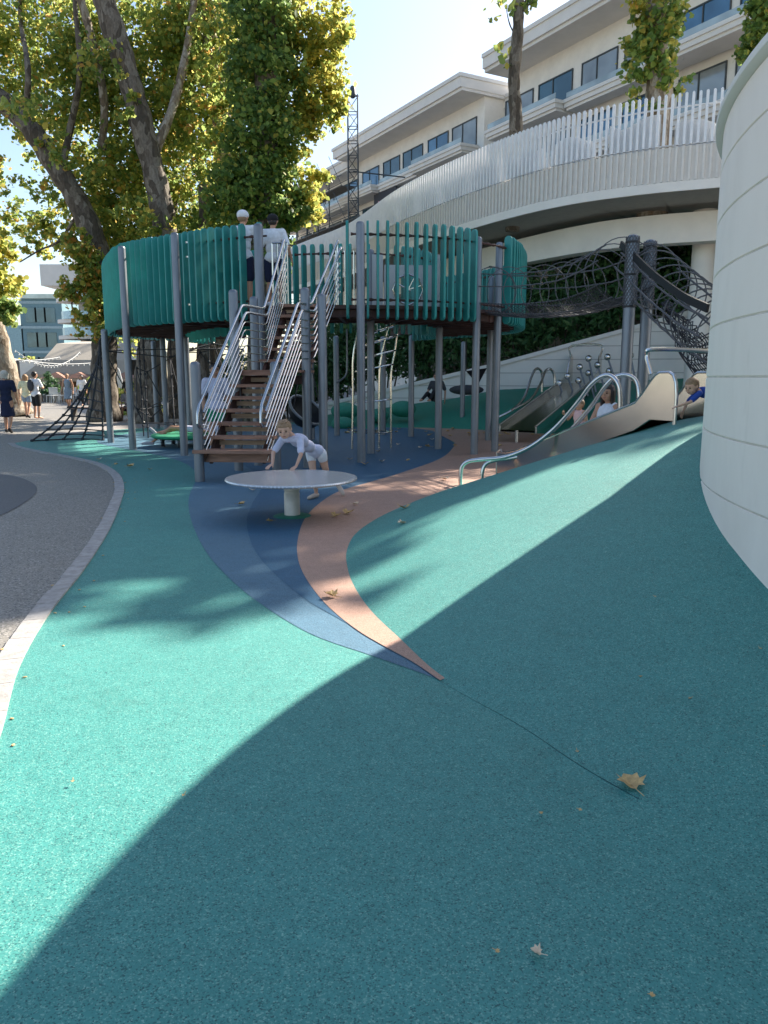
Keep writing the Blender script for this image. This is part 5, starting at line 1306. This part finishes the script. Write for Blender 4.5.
def person(loc, H, rz, label, pose=None, world=None, wear=(), hair=('short', 'hair_dark'), skin='skin2', vox=None, build=1.0, shoes=None, face=True, headk=1.0, group=None, hands=True):
    """wear: list of (name, kind, material); joints are fractions of H in a local frame (x right, y forward)"""
    t = thing('person', tuple(loc), label, 'person', group)
    J = dict(STAND)
    if pose: J.update(pose)
    if world:
        J = {k: Vector(v) for k, v in world.items()}
        fdir = Vector(world['face']).normalized()
    else:
        rot = Matrix.Rotation(rz, 3, 'Z'); L = Vector(loc)
        fdir = rot @ Vector(J['face']).normalized()
        J = {k: L+rot @ (Vector(v)*H) for k, v in J.items() if k != 'face'}
    vox = vox or max(.008, H*.0062)
    k = H*build
    up = (J['neck']-J['pel']).normalized(); lat = (J['shR']-J['shL']).normalized(); plat = (J['hipR']-J['hipL']).normalized()
    Ft = rotframe(up, lat); Fp = rotframe(up, plat)
    mid = J['pel'].lerp(J['neck'], .5)
    torso = [(J['pel']+up*H*.01, (.088*k, .060*k, .075*H), Fp), (J['pel'].lerp(J['neck'], .35), (.076*k, .052*k, .09*H), Ft), (J['pel'].lerp(J['neck'], .68), (.092*k, .058*k, .105*H), Ft)]
    hc = J['head']; hr = .060*H*headk
    hup = (hc-J['neck']); hup = (hup.normalized()*.7+Vector((0, 0, .5))).normalized()
    if world and 'hup' in world: hup = Vector(world['hup']).normalized()
    hup = (hup-fdir*hup.dot(fdir)).normalized(); hx = fdir.cross(hup).normalized()
    Hf = Matrix((hx, fdir, hup)).transposed()
    b = MB()
    for c, r, f in torso: b.ell(c, r, f, 16, 12)
    for s in 'LR': b.ell(J['sh'+s], (.036*k,)*3, None, 10, 8)
    b.caps(J['shL'], J['shR'], .032*k, .032*k)
    b.caps(J['neck']-up*.02*H, hc-fdir*.1*hr, .030*H*min(1.1, headk), .028*H)
    # head: skull, jaw, nose, ears
    b.ell(hc+hup*.15*hr-fdir*.10*hr, (hr*.90, hr*1.02, hr*1.0), Hf, 20, 14)
    b.ell(hc-hup*.45*hr+fdir*.22*hr, (hr*.66, hr*.72, hr*.70), Hf, 16, 12)
    b.ell(hc-hup*.12*hr+fdir*.98*hr, (hr*.13, hr*.20, hr*.20), Hf, 8, 6)
    for s in (-1, 1): b.ell(hc+hx*s*hr*.90-hup*.05*hr-fdir*.05*hr, (hr*.12, hr*.20, hr*.28), Hf, 8, 6)
    for s in (-1, 1): b.ell(hc+hx*s*hr*.42-hup*.32*hr+fdir*.62*hr, (hr*.26, hr*.22, hr*.26), Hf, 8, 6)
    for s in 'LR':
        b.caps(J['sh'+s], J['el'+s], .029*k, .022*k); b.caps(J['el'+s], J['wr'+s], .022*k, .0145*k)
        b.caps(J['hip'+s], J['kn'+s], .052*k, .033*k); b.caps(J['kn'+s], J['kn'+s].lerp(J['an'+s], .35), .031*k, .033*k); b.caps(J['kn'+s].lerp(J['an'+s], .35), J['an'+s], .033*k, .019*k)
        b.caps(J['an'+s]-Vector((0, 0, .004*H)), J['an'+s].lerp(J['to'+s], .55), .022*k, .021*k); b.caps(J['an'+s].lerp(J['to'+s], .5), J['to'+s], .021*k, .015*k)
        # hand
        if ('hd'+s) in J: d = (J['hd'+s]-J['wr'+s]).normalized()
        else: d = (J['wr'+s]-J['el'+s]).normalized()
        pn = Vector(world['palm'+s]).normalized() if (world and 'palm'+s in world) else (hx if s == 'L' else -hx)
        pn = (pn-d*pn.dot(d)); pn = pn.normalized() if pn.length > 1e-3 else d.orthogonal().normalized()
        sd_ = d.cross(pn).normalized()
        if s == 'L': sd_ = -sd_
        w = J['wr'+s]; hs = H*.108*headk**.3
        pf = rotframe(d, sd_); pc = w+d*hs*.28
        b.ell(pc, (hs*.24, hs*.095, hs*.30), pf, 12, 8)
        if hands:
            fr = max(hs*.052, vox*.62)
            for q, (o_, ln) in enumerate(((-.19, .40), (-.065, .46), (.06, .43), (.18, .34))):
                spread = o_*.5
                a0 = w+d*hs*.44+sd_*(-o_*hs); a1 = a0+(d-sd_*spread+pn*.12).normalized()*hs*ln*.55; a2 = a1+(d-sd_*spread+pn*.55).normalized()*hs*ln*.5
                b.caps(a0, a1, fr*1.05, fr, 7); b.caps(a1, a2, fr, fr*.85, 7)
            th0 = w+d*hs*.15+sd_*hs*.14; th1 = th0+(d*.6+sd_*.8+pn*.2).normalized()*hs*.24; th2 = th1+(d*.9+sd_*.35+pn*.3).normalized()*hs*.18
            b.caps(th0, th1, fr*1.3, fr*1.1, 7); b.caps(th1, th2, fr*1.1, fr*.9, 7)
    body = remesh(b, 'body', skin, vox, t, 3)
    if face:
        e = MB(); br = MB()
        for s in (-1, 1):
            e.ell(hc+hx*s*hr*.34+fdir*hr*.86+hup*.06*hr, (hr*.13, hr*.09, hr*.085), Hf, 8, 6)
            br.ell(hc+hx*s*hr*.35+fdir*hr*.87+hup*.27*hr, (hr*.20, hr*.06, hr*.035), Hf, 8, 6)
        e.build('eye', 'eye', t, smooth='full'); br.build('eyebrow', hair[1], t, smooth='full')
        MB().ell(hc+fdir*hr*.90-hup*.56*hr, (hr*.24, hr*.07, hr*.055), Hf, 8, 6).build('mouth', 'lip', t, smooth='full')
    # hair
    hb = MB(); hk = hair[0]
    if hk in ('short', 'long', 'bun', 'bob', 'tuft'):
        cap_ = any(w_[1] == 'cap' for w_ in wear)
        if not cap_: hb.ell(hc+hup*.26*hr-fdir*.22*hr, (hr*.98, hr*1.02, hr*.98), Hf, 18, 12)
        if not cap_: hb.ell(hc+hup*.62*hr+fdir*.30*hr, (hr*.70, hr*.52, hr*.38), Hf, 14, 10)
        hb.ell(hc-hup*(.30 if cap_ else .10)*hr-fdir*.50*hr, (hr*.84, hr*.62, hr*(.55 if cap_ else .75)), Hf, 14, 10)
        if hk in ('long', 'bob'):
            ln = 2.6 if hk == 'long' else 1.2
            for q in range(7):
                an = R(-150+50*q) if False else R(180+(q-3)*33)
                ox = math.sin(an)*hr*.78; oy = math.cos(an)*hr*.70
                a0 = hc+hx*ox+fdir*oy+hup*.2*hr; hb.caps(a0, a0-Vector((0, 0, 1))*hr*ln*random.uniform(.85, 1.05)-fdir*.15*hr, hr*.36, hr*.20, 8)
        if hk == 'bun': hb.ell(hc+hup*.95*hr-fdir*.55*hr, (hr*.38,)*3, None, 10, 8)
        if hk == 'tuft':
            for q in range(16):
                an = random.uniform(0, 2*PI); a0 = hc+hup*.9*hr-fdir*.2*hr+hx*math.cos(an)*hr*.5+fdir*math.sin(an)*hr*.5
                hb.caps(a0, a0+(hup*.5+hx*math.cos(an)*.4+fdir*math.sin(an)*.4)*hr*.5, hr*.12, hr*.05, 6)
        remesh(hb, 'hair', hair[1], max(.006, vox*.9), t, 2)
    for nm_, kind, mat in wear:
        c = MB(); vx = vox
        if kind in ('tee', 'tank', 'dress', 'overalls'):
            g_ = 1.10
            for cc, r, f in torso: c.ell(cc, (r[0]*g_+.006, r[1]*g_+.010, r[2]*1.03), f, 16, 12)
            if kind == 'tee' or (kind == 'dress' and 'navy' in mat):
                c.caps(J['shL'], J['shR'], .040*k, .040*k)
                for s in 'LR':
                    e_ = J['sh'+s].lerp(J['el'+s], .78); c.caps(J['sh'+s], e_, .041*k, .037*k)
            else:
                for s in 'LR': c.caps(J['sh'+s].lerp(J['neck'], .38), J['sh'+s].lerp(J['neck'], .38)-up*.08*H, .028*k, .036*k)
            if kind == 'tee': c.ell(J['pel']-up*.005*H, (.108*k, .082*k, .062*H), Fp, 16, 10)
        if kind in ('shorts', 'shorts_short', 'trousers', 'overalls', 'shorts_long'):
            c.ell(J['pel']-up*.0, (.098*k, .070*k, .070*H), Fp, 14, 10)
            e_f = {'shorts': .45, 'shorts_short': .24, 'shorts_long': .82, 'overalls': .5, 'trousers': 1}[kind]
            for s in 'LR':
                c.caps(J['hip'+s], J['hip'+s].lerp(J['kn'+s], e_f), .062*k, (.056 if e_f < .9 else .040)*k)
                if kind == 'trousers': c.caps(J['kn'+s], J['an'+s].lerp(J['kn'+s], .08), .040*k, .027*k)
        if kind in ('dress', 'skirt'):
            z1 = .27*H if kind == 'dress' else .30*H
            if abs(J['knL'].z-J['hipL'].z) > .1*H:
                kz = J['knL'].lerp(J['knR'], .5); top_ = J['pel']+up*.07*H
                n = 20; pts = []
                for f in np.linspace(0, 1, 12):
                    p = top_.lerp(Vector((kz.x, kz.y, J['knL'].z-.01*H)), f); w = (.080+.035*f**.7)*k
                    pts.append((p, w))
                for (p, w), (p2, w2) in zip(pts, pts[1:]): c.ell(p.lerp(p2, .5), ((w+w2)/2, (w+w2)/2*.78, .045*H), Fp, 16, 8)
            else:
                for s in 'LR': c.caps(J['hip'+s], J['kn'+s], .075*k, .060*k)
        if kind == 'socks':
            for s in 'LR': c.caps(J['an'+s].lerp(J['kn'+s], .35), J['an'+s], .027*k, .025*k)
            vx = min(vox, .009)
        if kind == 'shoes':
            for s in 'LR':
                fz = (J['to'+s]-J['an'+s]); c.caps(J['an'+s]-fz.normalized()*.012*H-Vector((0, 0, .015*H)), J['an'+s].lerp(J['to'+s], .5)-Vector((0, 0, .004*H)), .027*k, .027*k); c.caps(J['an'+s].lerp(J['to'+s], .5)-Vector((0, 0, .004*H)), J['to'+s], .027*k, .021*k)
            vx = min(vox, .009)
        if kind == 'cap':
            c.ell(hc+hup*.40*hr-fdir*.10*hr, (hr*1.06, hr*1.20, hr*.90), Hf, 18, 12)
        if kind == 'bag':
            side = hx; c.ell(J['pel']+up*.02*H+fdir*.07*H, (.055*k, .03*k, .035*H), Fp, 12, 8)
        if kind == 'backpack':
            c.ell(J['pel'].lerp(J['neck'], .55)-fdir*.085*H-hx*.03*H, (.085*k, .045*k, .13*H), Ft, 14, 10)
            for s in 'LR': c.caps(J['sh'+s].lerp(J['neck'], .35)+Vector((0, 0, .03*H)), J['sh'+s].lerp(J['neck'], .3)-up*.12*H+fdir*.07*H, .012*H, .010*H, 6)
        o = remesh(c, nm_, mat, vx, t, 9 if kind not in ('cap', 'shoes', 'socks') else 2)
        if kind == 'cap':
            # peak of the cap
            v = MB(); n = 10; top = []
            for q in range(n+1):
                an = R(-70+140*q/n); top.append(hc+hup*.42*hr+hx*math.sin(an)*hr*.82+fdir*(math.cos(an)*hr*.9+.0))
            out = [p+fdir*hr*.75*math.cos(R(-70+140*i/n))-hup*.12*hr for i, p in enumerate(top)]
            v.strip(top, out); v.strip([p-hup*.012 for p in out], [p-hup*.012 for p in top]); v.strip(out, [p-hup*.012 for p in out]); v.build('cap_peak', mat, o)
    return t, J
def bent(**k): return k
# girl leaning on the turntable
hL = at(269.5, 466, z=.475); hR = at(298, 469.5, z=.468)
girl = dict(
    pel=(-.88, 9.80, .615), neck=(-1.135, 9.44, .845), head=(-1.205, 9.32, .925), face=(-.02, -1, -.40), hup=(-.1, -.3, 1),
    shR=(-1.245, 9.48, .80), shL=(-1.02, 9.38, .80),
    elR=(-1.35, 9.36, .64), wrR=(-1.345, 9.24, .515), hdR=(-1.42, 9.14, .470), palmR=(0, -.1, -1),
    elL=(-1.00, 9.24, .63), wrL=(-1.055, 9.20, .495), hdL=(-1.10, 9.12, .462), palmL=(0, -.1, -1),
    hipL=(-.80, 9.80, .585), hipR=(-.935, 9.82, .585), knR=(-.90, 9.74, .325), anR=(-.87, 9.80, .065), toR=(-.955, 9.66, .035),
    knL=(-.74, 9.86, .33), anL=(-.60, 10.02, .155), toL=(-.53, 9.93, .045))
# (the joints named R lie on the photo's left: she faces the camera)
girl, GJ = person((-.88, 9.75, 0), 1.16, 0, 'small girl in a pale blouse and shorts bending over the turntable', world=girl,
       wear=(('blouse', 'tee', 'lilac_cloth'), ('shorts', 'shorts_short', 'white_cloth'), ('shoe', 'shoes', 'sandal')), hair=('tuft', 'hair_fair'), skin='skin', vox=.0055, headk=1.36, build=1.02)
c_ = GJ['neck'].lerp(GJ['pel'], .16)+Vector((-.035, -.075, -.035))
mb = MB()
for q in range(9): mb.ell(c_+Vector((random.uniform(-.035, .035), random.uniform(-.01, .0), random.uniform(-.012, .012))), (.010, .006, .006), nu=6, nv=5)
mb.build('embroidery', m_['red_cloth'], girl)
# two people on the deck, backs to the camera
DT = DZ
c = at(242.5, 215, Y=15.2)
person((c.x, 15.2, DT), 1.78, R(-10), 'person in a grey top and white cap on the tower, seen from behind', wear=(('top', 'tee', 'white_cloth'), ('shorts', 'shorts_long', 'navy_cloth'), ('cap', 'cap', 'white_cloth')), hair=('short', 'hair_fair'), face=False, pose=dict(elR=(.16, .06, .66), wrR=(.12, .16, .70)))
c = at(272.5, 215, Y=15.15)
person((c.x, 15.15, DT), 1.70, R(-6), 'person in a white tee and dark cap at the head of the stairs', wear=(('tee', 'tee', 'white_cloth'), ('shorts', 'shorts_long', 'navy_cloth'), ('cap', 'cap', 'black_cloth'), ('shoe', 'shoes', 'white_cloth')), hair=('short', 'hair_dark'), face=False, pose=dict(elR=(.17, -.02, .65), wrR=(.19, .05, .53)))
# person behind the staircase
c = at(216, 400, Y=15.4)
person((c.x, 15.4, .02), 1.80, R(200), 'person in a lilac shirt and green shorts standing behind the staircase', wear=(('shirt', 'tee', 'lilac_cloth'), ('shorts', 'shorts', 'green_cloth')), hair=('short', 'hair_dark'), face=True)
c = at(268, 408, Y=19)
SIT = dict(pel=(0, 0, .27), neck=(0, .03, .585), head=(0, .06, .665), shL=(-.105, .03, .55), shR=(.105, .03, .55), elL=(-.13, .06, .39), elR=(.13, .06, .39), wrL=(-.09, .19, .33), wrR=(.09, .19, .33),
           hipL=(-.052, .01, .25), hipR=(.052, .01, .25), knL=(-.07, .25, .27), knR=(.07, .25, .27), anL=(-.07, .27, .045), anR=(.07, .24, .045), toL=(-.075, .36, .02), toR=(.075, .33, .02))
person((c.x, 19.3, .0), 1.55, R(180), 'person in a white top sitting far behind the staircase', pose=SIT, wear=(('top', 'tee', 'white_cloth'), ('trousers', 'trousers', 'navy_cloth')), hair=('short', 'hair_dark'))
# child lying on the disc
L = lambda u, v, z, Y: tuple(at(u, v, Y=Y).xy)+(z,)
lying = dict(pel=(dc.x+.35, dc.y-.1, .40), neck=(dc.x+.74, dc.y+.06, .40), head=(dc.x+.86, dc.y+.10, .42), face=(.0, -.3, 1), hup=(1, .2, 0),
    shL=(dc.x+.68, dc.y+.18, .40), shR=(dc.x+.72, dc.y-.10, .40), elL=(dc.x+.52, dc.y+.24, .36), wrL=(dc.x+.36, dc.y+.26, .36), elR=(dc.x+.58, dc.y-.22, .36), wrR=(dc.x+.42, dc.y-.26, .36),
    hipL=(dc.x+.30, dc.y-.02, .39), hipR=(dc.x+.30, dc.y-.18, .39), knL=(dc.x-.28, dc.y-.02, .40), knR=(dc.x-.36, dc.y-.22, .44), anL=(dc.x-.72, dc.y-.10, .30), anR=(dc.x-.76, dc.y-.35, .12), toL=(dc.x-.85, dc.y-.12, .42), toR=(dc.x-.95, dc.y-.42, .10))
person((dc.x, dc.y, .3), 1.38, 0, 'child lying on the green disc with sandalled feet hanging out left', world=lying, wear=(('shorts', 'shorts', 'lilac_cloth'), ('shirt', 'tee', 'lilac_cloth'), ('sandal', 'shoes', 'grey_cloth')), hair=('short', 'hair_dark'), skin='skin2')
# person with red bag at the tree
c = at(137, 424, z=0)
person((c.x, 27.0, 0), 1.70, R(175), 'person in white top and khaki shorts with a red bag, by the tree trunk', wear=(('top', 'tee', 'white_cloth'), ('shorts', 'shorts_long', 'khaki_cloth'), ('bag', 'bag', 'red_cloth'), ('socks', 'socks', 'white_cloth')), hair=('short', 'hair_fair'), pose=dict(elR=(.17, .05, .72), wrR=(.09, .14, .86), elL=(-.15, .02, .65), wrL=(-.08, .12, .60)))
# promenade walkers
WALK = dict(knL=(-.05, .05, .285), anL=(-.05, .06, .05), toL=(-.05, .16, .03), knR=(.05, -.0, .27), anR=(.05, -.11, .07), toR=(.055, -.03, .015), elL=(-.14, -.05, .645), wrL=(-.15, -.02, .49), elR=(.14, .02, .645), wrR=(.14, .10, .51))
c = at(9, 433, z=0); person((c.x, c.y, 0), 1.74, R(8), 'woman in a navy dress with short fair hair walking away at the left edge', pose=WALK, wear=(('dress', 'dress', 'navy_cloth'), ('shoe', 'shoes', 'black_cloth')), hair=('bob', 'hair_grey'), face=False)
sm = MB(); 
c = at(28, 418, z=0); person((c.x, c.y, 0), 1.66, R(3), 'woman in a pale yellow top and denim shorts walking away beside the man', pose=WALK, wear=(('top', 'tee', 'yellow_cloth'), ('shorts', 'shorts', 'denim_cloth'), ('shoe', 'shoes', 'black_cloth')), hair=('bob', 'hair_fair'), face=False)
c = at(37.5, 419, z=0); person((c.x, c.y, 0), 1.76, R(-25), 'man in white tee and black shorts with a dark backpack, walking away', wear=(('tee', 'tee', 'white_cloth'), ('shorts', 'shorts_long', 'black_cloth'), ('backpack', 'backpack', 'dark_grey_cloth')), hair=('short', 'hair_dark'), face=False, pose=dict(elR=(.16, .04, .66), wrR=(.07, .15, .66)))
c = at(69, 408, z=0); person((c.x, c.y, 0), 1.72, R(180), 'woman in denim dungarees walking towards the camera past the café', pose=WALK, wear=(('dungarees', 'overalls', 'denim_cloth'), ('skirt', 'skirt', 'denim_cloth'), ('shoe', 'shoes', 'black_cloth')), hair=('short', 'hair_fair'), vox=.011)
c = at(83, 406, z=0); person((c.x, c.y, 0), 1.66, R(175), 'woman in a white blouse and black trousers walking towards the camera', pose=WALK, wear=(('blouse', 'tee', 'white_cloth'), ('trousers', 'trousers', 'black_cloth')), hair=('long', 'hair_dark'), vox=.011)
# bench sitters
c = at(104, 410, Y=28); person((c.x, 28.0, .0), 1.66, R(150), 'seated person in a dark top on the bench by the big trunk', pose=SIT, wear=(('top', 'tee', 'navy_cloth'),('shorts', 'shorts', 'black_cloth')), hair=('short', 'hair_dark'), vox=.011)
c = at(97, 410, Y=28); person((c.x-.1, 28.2, .0), 1.60, R(190), 'seated person in a pinkish top at the left end of the bench', pose=SIT, wear=(('top', 'tank', 'pink_cloth'), ('shorts', 'shorts', 'khaki_cloth')), hair=('short', 'hair_fair'), vox=.011)
c = at(127, 412, Y=28); person((c.x, 28.2, .0), 1.62, R(180), 'seated person half hidden behind the second tower post', pose=SIT, wear=(('top', 'tee', 'grey_cloth'), ('shorts', 'shorts', 'navy_cloth')), hair=('short', 'hair_fair'), vox=.011)
# woman behind the near slide
SG = dict(pel=(0, 0, .05), neck=(0, -.03, .37), head=(0, -.01, .45), shL=(-.105, -.03, .335), shR=(.105, -.03, .335), elL=(-.15, -.08, .19), elR=(.15, .02, .19), wrL=(-.16, -.05, .03), wrR=(.10, .16, .16),
          hipL=(-.052, .02, .05), hipR=(.052, .02, .05), knL=(-.06, .21, .17), knR=(.07, .22, .14), anL=(-.06, .38, .03), anR=(.08, .42, .03), toL=(-.06, .46, .02), toR=(.08, .50, .02), face=(-.25, 1, -.1))
c = at(607, 392, Y=11.0)
person((c.x, 11.0, float(mound_h([c.x], [11.0])[0])), 1.74, R(120), 'woman with long black hair in a white vest sitting behind the near slide', pose=SG, wear=(('vest', 'tank', 'white_cloth'), ('trousers', 'trousers', 'dark_grey_cloth')), hair=('long', 'hair_dark'))
c = at(580, 400, Y=12.0)
person((c.x, 12.0, float(mound_h([c.x], [12.0])[0])), 1.02, R(125), 'small child in a pale pink dress beyond the grab rails', pose=dict(elR=(.15, .08, .70), wrR=(.12, .20, .78)), wear=(('dress', 'dress', 'pink_cloth'),), hair=('short', 'hair_fair'), headk=1.2, face=True)
c = at(436, 395, Y=24.6)
person((c.x, 24.6, .80), 1.70, R(150), 'person in dark clothes sitting on the green slope behind a tower post', pose=SG, wear=(('top', 'tee', 'dark_grey_cloth'), ('trousers', 'trousers', 'black_cloth')), hair=('short', 'hair_dark'), vox=.011)
t_ = tag(MB().ell((c.x+.95, 24.5, 1.15), (.55, .2, .16), nu=14, nv=8).build('dark_bag', 'dark_grey_cloth', smooth='full'), 'dark bag on the green slope beside the sitting person', 'bag')
# toddler by the round wall
tz = float(mound_h([3.72], [8.65])[0])
tod = dict(pel=(3.98, 8.80, tz+.22), neck=(3.70, 8.62, tz+.26), head=(3.60, 8.56, tz+.315), face=(-.75, -.5, -.38), hup=(-.3, -.2, 1),
    shL=(3.68, 8.53, tz+.24), shR=(3.72, 8.70, tz+.24), elL=(3.56, 8.46, tz+.15), wrL=(3.44, 8.44, tz+.11), hdL=(3.36, 8.43, tz+.09), palmL=(0, 0, -1), elR=(3.64, 8.76, tz+.13), wrR=(3.60, 8.74, tz+.04),
    hipL=(3.98, 8.72, tz+.20), hipR=(4.0, 8.88, tz+.20), knL=(3.88, 8.62, tz+.05), knR=(3.92, 8.88, tz+.05), anL=(4.05, 8.55, tz+.04), anR=(4.1, 8.8, tz+.04), toL=(4.12, 8.50, tz+.03), toR=(4.18, 8.78, tz+.03))
tod = {k: (tuple(Vector(v)+Vector((-.26, -.1, .0))) if k not in ('face', 'hup', 'palmL') else v) for k, v in tod.items()}
person((3.64, 8.65, tz), .84, 0, 'toddler in a blue shirt crawling out past the round wall', world=tod, wear=(('shirt', 'tee', 'blue_cloth'), ('trousers', 'shorts', 'blue_cloth')), hair=('short', 'hair_fair'), skin='skin', vox=.006, headk=1.5)
